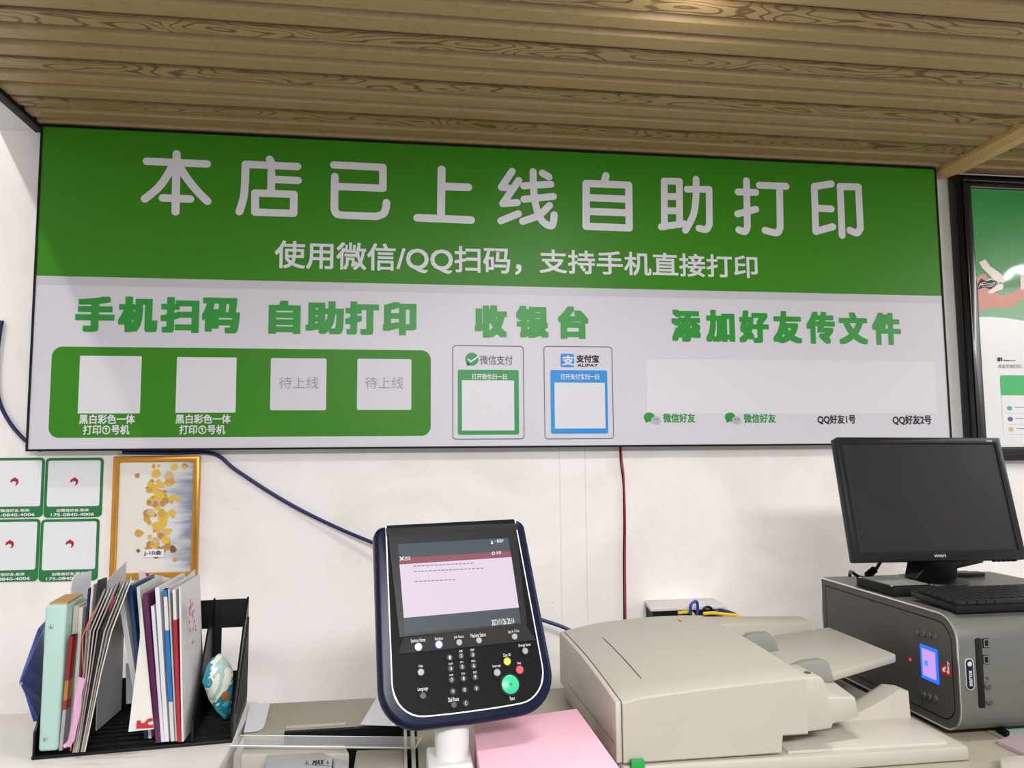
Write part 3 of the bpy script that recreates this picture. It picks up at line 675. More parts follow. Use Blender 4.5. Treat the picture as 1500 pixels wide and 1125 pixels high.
scol = lambda n_, c, s_: mat(n_, (12, 12, 13), .45, spec=.2, emit=c, es=s_)
sq4 = [CPn.px(*p) for p in ((582, 796.7), (744.4, 787.3), (763, 912.4), (593, 929))]
bz_ = .012
MB().ring(CPn, [(-.010, -ch - .004), (cw + .010, -ch - .004), (cw + .016, .014), (-.016, .014)], [(0, -ch), (cw, -ch), (cw, 0), (0, 0)], .0004, .0032).build('screen_bezel', M['black'], con)
sc_ = MB().pbox(CPn, 0, cw, -ch, 0, -.002, .0012).build('screen', scol('screen_dim', (92, 104, 112), .46), con)
SP2 = Pl(CPn.pt(0, 0, .0014), CPn.U, CPn.V)
hz = SP2.px(660, 813)[1]; hz2 = SP2.px(660, 822)[1]; hb = SP2.px(660, 899)[1]
def scr(name, b0_, b1_, c, s_, a0_=0, a1_=cw, n=.0002):
    MB().flat(SP2, [(a0_, b0_), (a1_, b0_), (a1_, b1_), (a0_, b1_)], n).build(name, scol(name, c, s_), sc_)
scr('screen_page', hb, hz2, (236, 220, 236), .70); scr('screen_header', hz2, hz, (168, 92, 108), .58)
wl = scol('screen_white', (255, 255, 255), .9); gl = scol('screen_grey_text', (170, 150, 172), .62)
tm = MB(); text_px(tm, '打印', SP2, 592.5, 815.5, 601, 821, .0005); text_px(tm, '关闭', SP2, 726.5, 807.5, 734, 811.8, .0005); text_px(tm, '一般用户', SP2, 724, 790.5, 738, 794.8, .0005); text_px(tm, '2021/11/26 20:14', SP2, 719.5, 908, 753.5, 913.5, .0005)
a, b = SP2.px(588.5, 818.5); stroke(tm, SP2, [(a - .003, b + .003), (a + .003, b - .003)], .0014, .0005); stroke(tm, SP2, [(a + .003, b + .003), (a - .003, b - .003)], .0014, .0005)
a, b = SP2.px(722.5, 810.5); tm.ring(SP2, [(a + .003 * math.cos(i * .5236), b + .003 * math.sin(i * .5236)) for i in range(12)], [(a + .002 * math.cos(i * .5236), b + .002 * math.sin(i * .5236)) for i in range(12)], .0004, .0005)
a, b = SP2.px(720.5, 794.5); tm.disc(SP2, a, b + .002, .0014, .0005, 10); tm.flat(SP2, [(a - .0025, b - .003), (a + .0025, b - .003), (a + .0015, b), (a - .0015, b)], .0005)
tm.build('screen_lettering', wl, sc_)
tm = MB(); rg = random.Random(5)
for (xa, xb, yv, sl) in ((606, 694, 829.5, -.05), (607, 706, 837.5, -.05), (608, 667, 852, -.05)):
    x = xa
    while x < xb:
        d_ = 2.2 + rg.random() * 1.6
        p0 = SP2.px(x, yv + (x - xa) * sl); p1 = SP2.px(x + d_, yv + (x + d_ - xa) * sl); stroke(tm, SP2, [p0, p1], .0020, .0005); x += d_ + 2.8
tm.build('screen_text', gl, sc_)
FPn = Pl(CPn.pt(0, 0, .0006), CPn.U, CPn.V)
# raised graphite strip for the upper buttons
st4 = [FPn.px(*p) for p in ((590, 934), (768, 913), (785, 938), (582, 959), )]
MB().pprism(FPn, [st4[3], st4[2], st4[1], st4[0]], 0, .0022).build('button_strip', M['bezel2'], con, bevel=.001)
MB().pprism(FPn, [FPn.px(566, 786), FPn.px(760, 776), FPn.px(758, 766.5), FPn.px(565, 774)][::-1], 0, .001).build('top_strip', M['bezel2'], con, bevel=.0004)
BT = dict(lit=mat('lit_white_button', (240, 240, 240), .3, emit=(255, 255, 255), es=.6), blue=mat('lit_blue_button', (200, 214, 255), .3, emit=(200, 216, 255), es=.7), grey=mat('grey_button', (140, 140, 140), .4),
          dark=mat('dark_button', (22, 22, 22), .4), yellow=mat('yellow_button', (232, 196, 50), .4), redb=mat('red_button', (206, 60, 78), .4), start=mat('green_button', (46, 176, 126), .35))
M['glow'] = mat('blue_glow_ring', (20, 50, 220), .4, emit=(20, 60, 255), es=1.0)
lt = MB()
def button(name, x, y, r, m, text=None, label=None, tb=None, ringm='blackm', h=.002, tn=.0036):
    a, b = FPn.px(x, y); c = FPn.pt(a, b, .001)
    o = MB().rod(c, FPn.N, [(0, r), (h, r), (h + .0012, r * .86)], 24).build(name, BT[m], con, smooth=True)
    MB().rod(FPn.pt(a, b, .0005), FPn.N, [(0, r * 1.22), (.0022, r * 1.22)], 24).build(name + '_rim', M[ringm], o)
    if label: lab(o, label)
    if text: text_px(lt, text, FPn, *tb, tn, 0)
button('round_button', 612.5, 948, .0062, 'lit', 'Services Home', 'white lit button', (601, 936.5, 622.5, 940))
button('round_button', 642.5, 944.5, .0056, 'blue', 'Services', 'blue lit button', (636, 934, 648, 937.5), 'glow')
button('round_button', 672, 941.5, .0056, 'grey', 'Job Status', None, (664, 932, 679, 935.5)); button('round_button', 701, 938.5, .0056, 'grey', 'Machine Status', None, (688.5, 929, 711, 932.5))
button('round_button', 753, 933, .0056, 'grey', 'Log In / Out', None, (743, 924, 760, 927.5)); button('round_button', 768.5, 954, .0056, 'grey', 'Energy Saver', None, (758.5, 944, 777, 947.5))
button('round_button', 616, 985, .0058, 'grey', 'Help', None, (612.5, 974.5, 619, 978.5)); button('round_button', 618.8, 1019.5, .0056, 'dark', 'Language', None, (611, 1007.5, 626.5, 1012.5))
button('round_button', 727.5, 985.5, .0062, 'grey', 'Interrupt', None, (720.5, 974.5, 733, 978)); button('round_button', 742.3, 969.3, .0066, 'yellow', 'Clear All', 'yellow button', (736, 958, 747, 961.5))
button('round_button', 760.5, 981.5, .0070, 'redb', 'Stop', 'red stop button', (756.5, 970, 762.5, 974)); button('start_button', 746.5, 1003, .0155, 'start', 'Start', 'large green button', (745.5, 1021, 753.5, 1025.5), 'blackm', .003)
keys = [['1', '2', '3'], ['4', '5', '6'], ['7', '8', '9'], ['*', '0', '#']]; subs = {'2': 'ABC', '3': 'DEF', '4': 'GHI', '5': 'JKL', '6': 'MNO', '7': 'PQRS', '8': 'TUV', '9': 'WXYZ'}
kp = [[(658, 964), (674.5, 961.5), (691.5, 959.8)], [(659.5, 980), (676, 977.5), (693, 976)], [(660.8, 996.5), (678, 994.5), (695, 992.5)], [(662.5, 1013.2), (679.5, 1011), (696.8, 1008.8)]]
for rw, pr in zip(keys, kp):
    for kx, (x, y) in zip(rw, pr):
        button('keypad_key', x, y, .0052, 'dark', kx, None, (x - 1.4, y - 2.4, x + 1.6, y + 2.2), 'bezel2', .002, .0052)
        if kx in subs: text_px(lt, subs[kx], FPn, x - 3, y - 8.6, x + 3, y - 6.2, .0024)
button('keypad_key', 664, 1033, .0052, 'dark', 'Dial Pause', None, (655.5, 1022.5, 671.5, 1027)); button('keypad_key', 681.5, 1030.5, .0052, 'dark', 'C', None, (679.7, 1028.2, 683, 1033), 'bezel2', .002, .0052)
lt.build('panel_lettering', mat('panel_print', (206, 206, 206), .5), con)
a, b = FPn.px(746.8, 1003); sg = MB(); stroke(sg, FPn, [(a - .0022, b), (a, b + .002), (a + .0022, b), (a, b - .002)], .001, .0056, True); sg.build('start_mark', M['darkt'], con)
# post and foot
pc = Vector((.0885, 1.375, 0)); pr_ = .0295
MB().rod((pc.x, pc.y, ZT + .045), (0, 0, 1), [(0, pr_), (.155, pr_)], 32).build('post', M['white'], con, smooth=True)
MB().box(pc.x - .043, pc.x + .034, pc.y - .045, pc.y + .05, ZT + .0006, ZT + .062).build('foot', M['white'], con, bevel=.006)

# ------------------------------------------------------------------ pink paper stack, white sheet, ruler
zp = -.50
pk = [atZ(x, y, zp) for x, y in ((703, 1128), (910, 1128), (845, 1038), (693, 1059))]
pink = MB(); base = [Vector((p.x, p.y, ZT + .001)) for p in pk]
n_l = 9
pm = MB().hexa(base + [Vector(p) for p in pk]).build('pink_paper_stack', M['pink'], bevel=.001)
tag(pm, 'stack of pink paper between the console post and the scanner', 'paper stack')
ws = [atZ(x, y, -.5785) for x, y in ((528, 1062), (640, 1066), (668, 1010), (560, 1008))]
tag(MB().hexa(slab([(p.x, p.y, p.z + .001) for p in ws], .001)).build('paper_sheet', M['paper']), 'loose white sheet lying on the copier behind the console', 'paper')
rl = thing('ruler', 'long transparent plastic ruler lying across the copier tray', 'ruler', atZ(480, 1088, -.574))
rp4 = [atZ(x, y, -.572) for x, y in ((338, 1092), (609, 1095.5), (617, 1080), (352, 1077))]
MB().hexa(slab(rp4, .003)).build('blade', M['clear'], rl)
be = MB(); be.tube([rp4[0], rp4[1]], .0012, 6, 0); be.tube([rp4[1], rp4[2]], .0012, 6, 0); be.tube([rp4[2], rp4[3]], .0007, 6, 0); be.build('bright_edge', M['swhite'], rl)
RP = Pl(rp4[0] + Vector((0, 0, .0006)), rp4[1] - rp4[0], rp4[3] - rp4[0]); tk = MB(); RL = (rp4[1] - rp4[0]).length
for k in range(1, 60):
    a = RL * (.03 + k / 62); hgt = .007 if k % 5 == 0 else .004
    tk.flat(RP, [(a, .003), (a + .0006, .003), (a + .0006, .003 + hgt), (a, .003 + hgt)], .0004)
tk.build('scale_marks', M['greyt'], rl)

# ------------------------------------------------------------------ paper rack and its papers
rk = thing('paper_rack', 'black plastic desk file rack with slatted end and open back windows', 'rack', (-.51, 1.80, ZT))
FLc, FRc, BRc = atZ(52, 1113, -.58), atZ(340, 1088, -.58), atZ(364, 1031, -.58)
U = (FRc - FLc).normalized(); Wd = (FRc - FLc).length
Vd = Vector((0, 0, 1)).cross(U); D = .262
RB = Pl(FLc, U, (0, 0, 1))                  # front plane: a along the front, b up, n towards the viewer
def rpt(a, d, z): return FLc + U * a + Vd * d + Vector((0, 0, z))
def rbox(mb, a0, a1, d0, d1, z0, z1): return mb.hexa([rpt(a, d, z) for z in (z0, z1) for a, d in ((a0, d0), (a1, d0), (a1, d1), (a0, d1))])
rbox(MB(), -.008, Wd, 0, D, 0, .006).build('base_plate', M['black'], rk, bevel=.001)
rb_ = MB()
for k in range(9): rbox(rb_, .008, Wd - .008, .02 + k * .026, .026 + k * .026, .006, .010)
rb_.build('base_ribs', M['black'], rk)
HB_ = .24
bk = MB(); mid = Wd * .778
for a0_, a1_ in ((0, Wd),): rbox(bk, a0_, a1_, D - .005, D, HB_ - .065, HB_); rbox(bk, a0_, a1_, D - .005, D, .006, .075)
for a0_, a1_ in ((0, .03), (mid - .012, mid + .02), (Wd - .006, Wd)): rbox(bk, a0_, a1_, D - .005, D, .075, HB_ - .065)
bk.build('back_panel', M['black'], rk)
def side(a, nm):
    prof_ = [(.006, .0), (.006, .05), (.05, .085), (.17, .185), (D, HB_ + .004), (D, 0)]
    return MB().prism([rpt(a, d, z) for d, z in prof_], U * .004).build(nm, M['black'], rk)
side(-.008, 'end_plate'); side(mid, 'divider'); rs = side(Wd - .004, 'end_plate')
sl_ = MB()
for k in range(13):
    d0_ = .015 + k * .018; h0 = .02; h1 = .05 + (HB_ - .075) * max(0, (d0_ - .02)) / (D - .03)
    sl_.hexa([rpt(Wd + e_, d_, z) for e_ in (0, .003) for d_, z in ((d0_, h0), (d0_ + .006, h0), (d0_ + .016, h1), (d0_ + .010, h1))])
sl_.build('slat_ribs', M['black'], rs)

def sheet(name, label, cat, bpx, tpx, th, depth, mtl, Yb=None, Yt=None, group=None, lean_back=0, zb=.011, parts=None, bevel=0, ret=False):
    """upright leaf: front edge from pixel bpx (bottom) to tpx (top), thickness along X, running back into the rack"""
    if Yb is None: Yb = 1.668
    if Yt is None: Yt = Yb
    p0, p1 = atY(*bpx, Yb), atY(*tpx, Yt)
    p0.z = max(p0.z, ZT + zb)
    e = Vector((th, 0, 0)); d_ = Vector((0, depth, 0))
    o = MB().hexa([p0, p0 + e, p0 + e + d_, p0 + d_, p1, p1 + e, p1 + e + d_, p1 + d_]).build(name, mtl, bevel=bevel)
    tag(o, label, cat, group); return (o, p0, p1)
def pm_(name, c, r=.6): return mat(name, [v * .89 for v in c], r)
G = 'papers and folders standing in the black rack'
# mint green ring binder
p0, p1 = atY(55, 1110, 1.655), atY(66, 887, 1.655); q0, q1 = atY(84, 1107, 1.655), atY(98, 886, 1.655)
bd = thing('ring_binder', 'mint green ring binder with two round rivets on its spine', 'binder', (p0.x, p0.y, ZT + .012), G)
mint = pm_('mint_cover', (184, 220, 208), .5); dd = Vector((-.009, .115, 0))
p0.z = q0.z = max(p0.z, ZT + .012)
MB().hexa([p0, q0, q0 + dd, p0 + dd, p1, q1, q1 + dd, p1 + dd]).build('cover', mint, bd, bevel=.006, seg=3)
MB().hexa([p1 + Vector((.003, .01, -.004)), q1 + Vector((-.003, .01, -.004)), q1 + dd + Vector((-.003, -.005, -.004)), p1 + dd + Vector((.003, -.005, -.004)), p1 + Vector((.003, .012, .003)), q1 + Vector((-.003, .012, .003)), q1 + dd + Vector((-.003, -.005, .003)), p1 + dd + Vector((.003, -.005, .003))]).build('board_filling', pm_('tan_board', (196, 152, 96)), bd)
for x, y in ((75, 918), (66, 1083)):
    c = atY(x, y, 1.654); MB().rod(c, (0, -1, 0), [(0, .0036), (.002, .0036), (.0026, .0024)], 16).build('rivet', M['steel'], bd, smooth=True)
# blue document wallet
A_, B_p, C_ = atY(62, 921, 1.80), atY(28, 999, 1.66), atY(56, 1057, 1.72)
x_ = (A_.x + C_.x) / 2
wal = thing('document_wallet', 'dark blue plastic document wallet jutting out left of the mint binder', 'folder', (A_.x, 1.75, ZT), G)
bl = pm_('blue_folder', (34, 72, 158), .35)
for k in range(3):
    o_ = Vector((-.0045 * k, .0, 0)); tip = Vector((0, .012 * k, 0))
    MB().prism([A_ + o_, B_p + o_ + tip, C_ + o_, C_ + o_ + Vector((-.02, .1, 0)), A_ + o_ + Vector((-.02, .08, 0))], (.0025, 0, 0)).build('flap', bl, wal)
MB().rod(atY(32, 1001, 1.655), (-.3, -1, 0), [(0, .003), (.003, .003)], 12).build('snap_button', M['steel'], wal)
# left bay leaves
white1 = pm_('satin_white', (226, 226, 236), .5)
o = sheet('plastic_folder', 'tall white plastic folder with rounded corner behind the mint binder', 'folder', (96, 1085), (104, 868), .002, .09, white1, 1.80, 1.80, G)
pf = [atY(103, 872, 1.80), atY(103, 862, 1.80), atY(105, 850, 1.805), atY(109, 842, 1.82), atY(133, 836, 1.89), atY(130, 880, 1.89)]
MB().prism(pf, (.002, 0, 0)).build('rounded_corner', white1, None)
rc = COL.objects['rounded_corner']; rc.parent = o[0]
o = sheet('magazine', 'thin magazine with red and gold spine beside the mint binder', 'magazine', (86, 1106), (102, 932), .006, .025, pm_('mag_grey', (176, 170, 174)), 1.66, 1.66, G)
for nm, ya, yb, c in (('red_spine', 932, 1000, (150, 24, 34)), ('gold_spine', 1000, 1030, (184, 120, 40)), ('red_spine', 1030, 1044, (150, 40, 30))):
    f0 = (1106 - ya) / 174; f1 = (1106 - yb) / 174
    pa, pb = o[2] * f0 + o[1] * (1 - f0), o[2] * f1 + o[1] * (1 - f1)
    MB().hexa([pb + Vector((-.0004, -.0012, 0)), pb + Vector((.0063, -.0012, 0)), pb + Vector((.0063, .02, 0)), pb + Vector((-.0004, .02, 0)), pa + Vector((-.0004, -.0012, 0)), pa + Vector((.0063, -.0012, 0)), pa + Vector((.0063, .02, 0)), pa + Vector((-.0004, .02, 0))]).build(nm, pm_(nm, c, .4), o[0])
bg = pm_('beige_leaves', (196, 186, 174)); bg2 = pm_('ivory_leaves', (222, 214, 202)); gy = pm_('grey_leaves', (158, 152, 146)); gy2 = pm_('warm_grey_leaves', (184, 176, 166)); dkp = pm_('dark_cover', (30, 28, 30), .4); nv = pm_('navy_cover', (24, 34, 70), .4)
sheet('paper_bundle', 'thick beige paper bundle between red magazine and navy folder', 'papers', (95, 1092), (108, 888), .010, .035, bg, 1.69, 1.69, G)
sheet('paper_bundle', 'ivory paper bundle with dog eared top left of navy folder', 'papers', (104, 1085), (116, 890), .007, .035, bg2, 1.69, 1.69, G)
sheet('clip_folder', 'slim navy folder holding printed sheets in left rack bay', 'folder', (111, 1082), (129, 862), .004, .035, nv, 1.69, 1.69, G)
sheet('printed_sheet', 'white printed sheet with red heading beside the navy folder', 'paper', (117, 1080), (134, 857), .004, .035, pm_('print_white', (224, 214, 214)), 1.69, 1.69, G)
sheet('booklet', 'black covered booklet behind the orange edged brochure', 'booklet', (123, 1082), (143, 850), .006, .035, dkp, 1.69, 1.69, G)
# orange brochure, bent
pts = [atY(*p, y_) for p, y_ in (((104, 1100), 1.64), ((113, 1050), 1.635), ((123, 985), 1.63), ((121, 934), 1.625), ((138, 895), 1.632))]
mb = MB(); mb.grid([[p, p + Vector((-.003, .008, 0))] for p in pts]); tag(mb.build('brochure', pm_('orange_edge', (226, 92, 52), .4), solid=.0018), 'bent brochure with bright orange edge in front of the grey magazines', 'brochure', G)
# crumpled pink plastic strip
rg = random.Random(11); rows = []
path = [((125, 990), 1.622), ((121, 1010), 1.618), ((118, 1035), 1.62), ((112, 1060), 1.625), ((107, 1080), 1.628), ((103, 1090), 1.63)]
for (p, y_) in path:
    c = atY(*p, y_); c.y -= .014; rows.append([c + Vector((-.006 + .004 * i + rg.uniform(-.0015, .0015), rg.uniform(-.004, .004), rg.uniform(-.003, .003))) for i in range(4)])
mb = MB().grid(rows); tag(mb.build('plastic_wrapper', pm_('pink_film', (226, 170, 208), .3), solid=.001, smooth=True), 'crumpled pink plastic wrapper hanging in front of the left bay magazines', 'wrapper', G)
# fan of magazines curving to the right
fan = [gy, gy2, bg, gy, dkp, gy2, gy, bg2]
txt = ['grey magazine with bent spine, outermost of the fan in left bay', 'warm grey magazine second in the fan of left bay', 'beige magazine in the middle of the left bay fan', 'grey magazine before the dark one in the fan', 'dark covered magazine with red spine mark in the fan', 'warm grey magazine behind the dark one in the fan', 'grey magazine near the inner end of the fan', 'ivory magazine at the inner end of the fan, tallest']
for k in range(8):
    bx, by = 106 + k * 2.4, 1106
    mx_, my = 122 + k * 3.6, 985
    ux, uy = 126 + k * 5.2, 925
    tx, ty = 152 + k * 5.6, 866 - k * 2.4
    y_ = 1.645
    pts = [atY(bx, by, y_), atY(mx_, my, y_), atY(ux, uy, y_), atY(tx, ty, y_ + .006)]
    pts[0].z = max(pts[0].z, ZT + .011)
    th = .0024
    mb = MB(); rows = []
    for p in pts: rows.append([p, p + Vector((th, 0, 0)), p + Vector((th - .012, .035, 0)), p + Vector((-.012, .035, 0)), p])
    mb.grid(rows); mb.f += [(0, 1, 2, 3), (15, 16, 17, 18)]
    o = mb.build('magazine', fan[k], smooth=False); tag(o, txt[k], 'magazine', G)
    if k == 4:
        c = pts[2].lerp(pts[3], .6); MB().hexa([c + Vector((dx, dy, dz)) for dz in (-.014, .014) for dx, dy in ((-.0003 + dz * .25, -.004), (.0033 + dz * .25, -.004), (.0033 + dz * .25, -.0012), (-.0003 + dz * .25, -.0012))]).build('spine_mark', pm_('red_mark', (150, 30, 36)), o)
# large pale sheet rising behind the fan
pa = atY(148, 858, 1.76); pb = atY(184, 823, 1.895)
pf = [pa, pb, Vector((pb.x, pb.y, ZT + .012)), Vector((pa.x, pa.y, ZT + .012))]
tag(MB().prism(pf, (.002, 0, 0)).build('paper_sheet', pm_('pale_grey_sheet', (206, 202, 206))), 'pale grey sheet rising highest behind the left bay magazines', 'paper', G)
# second bay
gw = pm_('grey_white', (196, 196, 198)); wh = pm_('clean_white', (232, 232, 238)); ws_ = pm_('soft_white', (226, 224, 222))
sheet('bent_folder', 'pale grey bent folder leaning left in the middle bay', 'folder', (196, 1020), (171, 864), .010, .12, gw, 1.70, 1.70, G)
sheet('brochure', 'dark blue glossy brochure leaning in the middle bay', 'brochure', (211, 1090), (188, 858), .006, .15, pm_('deep_blue_print', (28, 62, 116), .35), 1.70, 1.70, G)
sheet('notebook', 'thin white notebook beside the dark blue brochure', 'notebook', (217, 1090), (200, 860), .006, .15, ws_, 1.70, 1.70, G)
sheet('cardboard_leaf', 'white card standing low behind the folded card', 'card', (185, 1031), (184, 972), .022, .003, wh, 1.90, 1.90, G)
hs_ = [atY(203, 836, 1.885), atY(252, 848, 1.885)]
hs_ += [Vector((hs_[1].x - .01, 1.885, ZT + .012)), Vector((hs_[0].x + .02, 1.885, ZT + .012))]
o = tag(MB().prism([hs_[3], hs_[2], hs_[1], hs_[0]], (0, .002, 0)).build('greeting_card', pm_('cream_card', (228, 222, 212))), 'cream card with small red heart standing above the purple folder', 'card', G)
HP = Pl(atY(216, 840, 1.8845), (1, 0, 0), (0, 0, 1)); a, b = HP.px(216, 842); MB().flat(HP, [(a - .006, b + .004), (a, b + .003), (a + .005, b + .004), (a + .001, b - .006)], .0004).build('heart_mark', M['sred'], o)
# folded card in front
fc4 = [atY(188, 1072, 1.635), atY(225, 1068, 1.64), atY(206, 875, 1.66), atY(205, 935, 1.655)]
o = tag(MB().prism(fc4, (0, .0025, 0)).build('folded_card', pm_('cream_board', (230, 226, 218))), 'cream wedge shaped folded card with red corner print before the purple folder', 'card', G)
KP = Pl(fc4[0] + Vector((0, -.001, 0)), fc4[1] - fc4[0], fc4[2] - fc4[0])
quad_px(MB(), KP, [(199.5, 1067.5), (225, 1066), (224.5, 1061), (218, 1062), (216, 1058), (224, 1056), (224, 1051.5), (217, 1052.5), (211, 1059), (207.5, 1059), (205, 1055), (200.5, 1055.5)], .001).build('red_print', M['sred'], o)
sheet('folder', 'purple card folder standing beside the cream folded card', 'folder', (228, 1093), (209, 870), .009, .19, pm_('purple_cover', (96, 26, 84), .45), 1.672, 1.672, G)
sheet('booklet', 'white booklet shorter than its neighbours right of the purple folder', 'booklet', (236, 1091), (221, 888), .006, .19, wh, 1.675, 1.675, G)
sheet('paper_bundle', 'thick white paper bundle between white booklet and blue folder', 'papers', (241, 1090), (227, 861), .008, .19, wh, 1.675, 1.675, G)
o = sheet('folder', 'bright blue spined folder with white band at top and bottom', 'folder', (250, 1090), (239, 864), .007, .19, ws_, 1.675, 1.675, G)
for f0, f1 in ((.26, .73), (.955, 1.0)):
    pa, pb = o[1].lerp(o[2], f1), o[1].lerp(o[2], f0)
    MB().hexa([q + Vector(v) for q in (pb, pa) for v in ((-.0005, -.0012, 0), (.0076, -.0012, 0), (.0076, .02, 0), (-.0005, .02, 0))]).build('blue_spine', pm_('bright_blue', (18, 116, 190), .4), o[0])
sheet('booklet', 'thin grey white booklet between blue and red spined folders', 'booklet', (257, 1089), (246, 863), .003, .19, gw, 1.675, 1.675, G)
o = sheet('folder', 'red spined folder with white upper end beside the flower print', 'folder', (260.5, 1089), (252.5, 864), .006, .19, ws_, 1.67, 1.67, G)
pa, pb = o[1].lerp(o[2], .80), o[1].lerp(o[2], 0.0)
MB().hexa([q + Vector(v) for q in (pb, pa) for v in ((-.0005, -.0012, 0), (.0066, -.0012, 0), (.0066, .02, 0), (-.0005, .02, 0))]).build('red_spine', pm_('bright_red', (178, 22, 38), .4), o[0])
o = sheet('print_board', 'white board with red flower print, rightmost in the middle bay', 'board', (266, 1088), (262, 860), .0034, .15, pm_('board_white', (232, 228, 230)), 1.67, 1.67, G)
BP = Pl(o[1] + Vector((.0046, 0, 0)), (0, 1, 0), (0, 0, 1)); fl_ = MB(); rg = random.Random(2)
for k in range(46):
    cx_, cy_ = rg.choice([(277, 862, ), (272, 895), (277, 893), (282, 900), (284, 925)]); a, b = BP.px(cx_ + rg.gauss(0, 1.6), cy_ + rg.gauss(0, 7))
    if 0.006 < a < .144 and b < .29: fl_.disc(BP, a, b, .002 + rg.random() * .0035, .0006 + k * 1e-5, 7)
fl_.build('flower_print', pm_('rose_ink', (206, 96, 116)), o[0])
pa = atY(252.3, 864, 1.69); zb_2 = atY(285, 833, 1.87).z
pf = [pa, Vector((pa.x, 1.86, zb_2)), Vector((pa.x, 1.86, pa.z - .006)), Vector((pa.x, 1.69, pa.z - .006))]
tag(MB().prism(pf, (.002, 0, 0)).build('paper_sheet', ws_), 'white sheet with bent top rising behind the red spined folder', 'paper', G)
# packet of wet wipes in the right bay
tc_ = mat('teal_film', (60, 150, 160), .25, coat=.4); nt = tc_.node_tree; g = nt.nodes['Geometry']; b = nt.nodes['Principled BSDF']
vn = nt.nodes.new('ShaderNodeTexNoise'); vn.inputs['Scale'].default_value = 17; vn.inputs['Distortion'].default_value = 1.2; nt.links.new(g.outputs['Position'], vn.inputs['Vector'])
cr = nt.nodes.new('ShaderNodeValToRGB'); cr.color_ramp.interpolation = 'CONSTANT'
cr.color_ramp.elements[0].color = col(70, 168, 182); cr.color_ramp.elements[1].position = .52; cr.color_ramp.elements[1].color = col(206, 206, 190)
e = cr.color_ramp.elements.new(.44); e.color = col(38, 126, 142); e = cr.color_ramp.elements.new(.60); e.color = col(150, 176, 172)
nt.links.new(vn.outputs['Fac'], cr.inputs['Fac']); nt.links.new(cr.outputs['Color'], b.inputs['Base Color'])
outl = [(322, 957), (332, 965), (341, 980), (342, 1000), (340, 1036), (336, 1050), (330, 1054), (318, 1043), (306, 1025), (300, 1008), (296, 998), (303, 976), (311, 964)]
PKP = Pl(atY(318, 1010, 1.76), (.75, .66, 0), (0, 0, 1)); cen = PKP.px(318, 1008)
rows = []
for s_, n_ in ((1.0, 0), (.82, .011), (.5, .018), (.12, .020)):
    rows.append([PKP.pt(cen[0] + (PKP.px(*p)[0] - cen[0]) * s_, cen[1] + (PKP.px(*p)[1] - cen[1]) * s_, n_ + rg.uniform(-.002, .002) * (s_ < 1)) for p in outl + [outl[0]]])
back = [[q - PKP.N * (2 * (q - PKP.O).dot(PKP.N)) for q in r_] for r_ in rows[1:]]
mb = MB().grid(rows[::-1]); mb.grid([rows[0]] + back); mb.f += [tuple(range(len(outl))), ]
pk_ = thing('wipes_packet', 'teal and white crumpled wet wipes packet in right rack bay', 'packet', (PKP.O.x, PKP.O.y, ZT + .01))
mb.build('wrapper', tc_, pk_, smooth=True)
a, b = PKP.px(323, 1017); MB().rod(PKP.pt(a, b, .0195), PKP.N, [(0, .010), (.003, .0095), (.004, .004)], 18).build('flap_seal', pm_('copper_seal', (150, 96, 52), .4), pk_)
# rolled white paper behind the right end of the rack
cp_ = [atZ(x, y, -.578) for x, y in ((366, 1031), (396, 1030), (388, 1061), (385, 1067), (378, 1071), (357, 1073))]
tag(MB().prism(cp_, (0, 0, .001)).build('paper_sheet', M['paper']), 'white sheet with rounded corner sliding out beside the rack end', 'paper')

# ------------------------------------------------------------------ silver server box
XB = 1.10
srv = thing('server_box', 'silver print server box lying on its side with blue display', 'computer', (1.4, 1.68, ZT))
yf, yb_, zt_, zb_ = 1.432, 1.935, EZ - .335, ZT + .012
SPn = Pl((XB, 0, EZ), (0, -1, 0), (0, 0, 1))   # left side: a = -Y, b = up, N = -X
def side_poly(ins, r):
    k = 7; pts = []
    y0_, y1_, z0_, z1_ = yf + ins, yb_ - ins, zb_ - EZ + ins, zt_ - EZ - ins
    for ca, cb, s0 in ((y0_ + r, z1_ - r, 90), (y0_ + r, z0_ + r, 180)):
        for i in range(k + 1):
            t_ = math.radians(s0 + 90 * i / k); pts.append((ca + r * math.cos(t_), cb + r * math.sin(t_)))
    return [(-y, z) for y, z in pts + [(y1_, z0_), (y1_, z1_)]]
XE = 1.60
MB().prism([(XB + .001, -a, EZ + b) for a, b in side_poly(0, .05)], (XE - XB - .006, 0, 0)).build('case', M['silver'], srv, bevel=.002)
MB().ring(SPn, side_poly(0, .05), side_poly(.0035, .047), -.0007, .0012).build('bright_edge', M['chrome'], srv)
MB().flat(SPn, side_poly(.0035, .047), -.0004).build('side_panel', M['gun'], srv)
MB().ring(SPn, side_poly(.018, .038), side_poly(.0205, .036), -.0012, -.0002).build('panel_groove', M['blackm'], srv)
a0, b1 = SPn.px(1347.5, 945); a1, b0 = SPn.px(1376, 1003)
lcd4 = [SPn.px(*p) for p in ((1347.5, 944.5), (1373, 950), (1376, 1003), (1351, 993))]
ax = (lcd4[0][0] + lcd4[3][0]) / 2; bx = (lcd4[1][0] + lcd4[2][0]) / 2; by1 = (lcd4[0][1] + lcd4[1][1]) / 2; by0 = (lcd4[2][1] + lcd4[3][1]) / 2
lc = MB().pbox(SPn, ax, bx, by0, by1, -.002, .001).build('display', scol('lcd_blue', (30, 96, 255), 1.3), srv)
MB().flat(SPn, [(ax + .006, by0 + .007), (bx - .006, by0 + .007), (bx - .006, by1 - .007), (ax + .006, by1 - .007)], .0014).build('display_field', scol('lcd_lilac', (190, 150, 235), .9), lc)
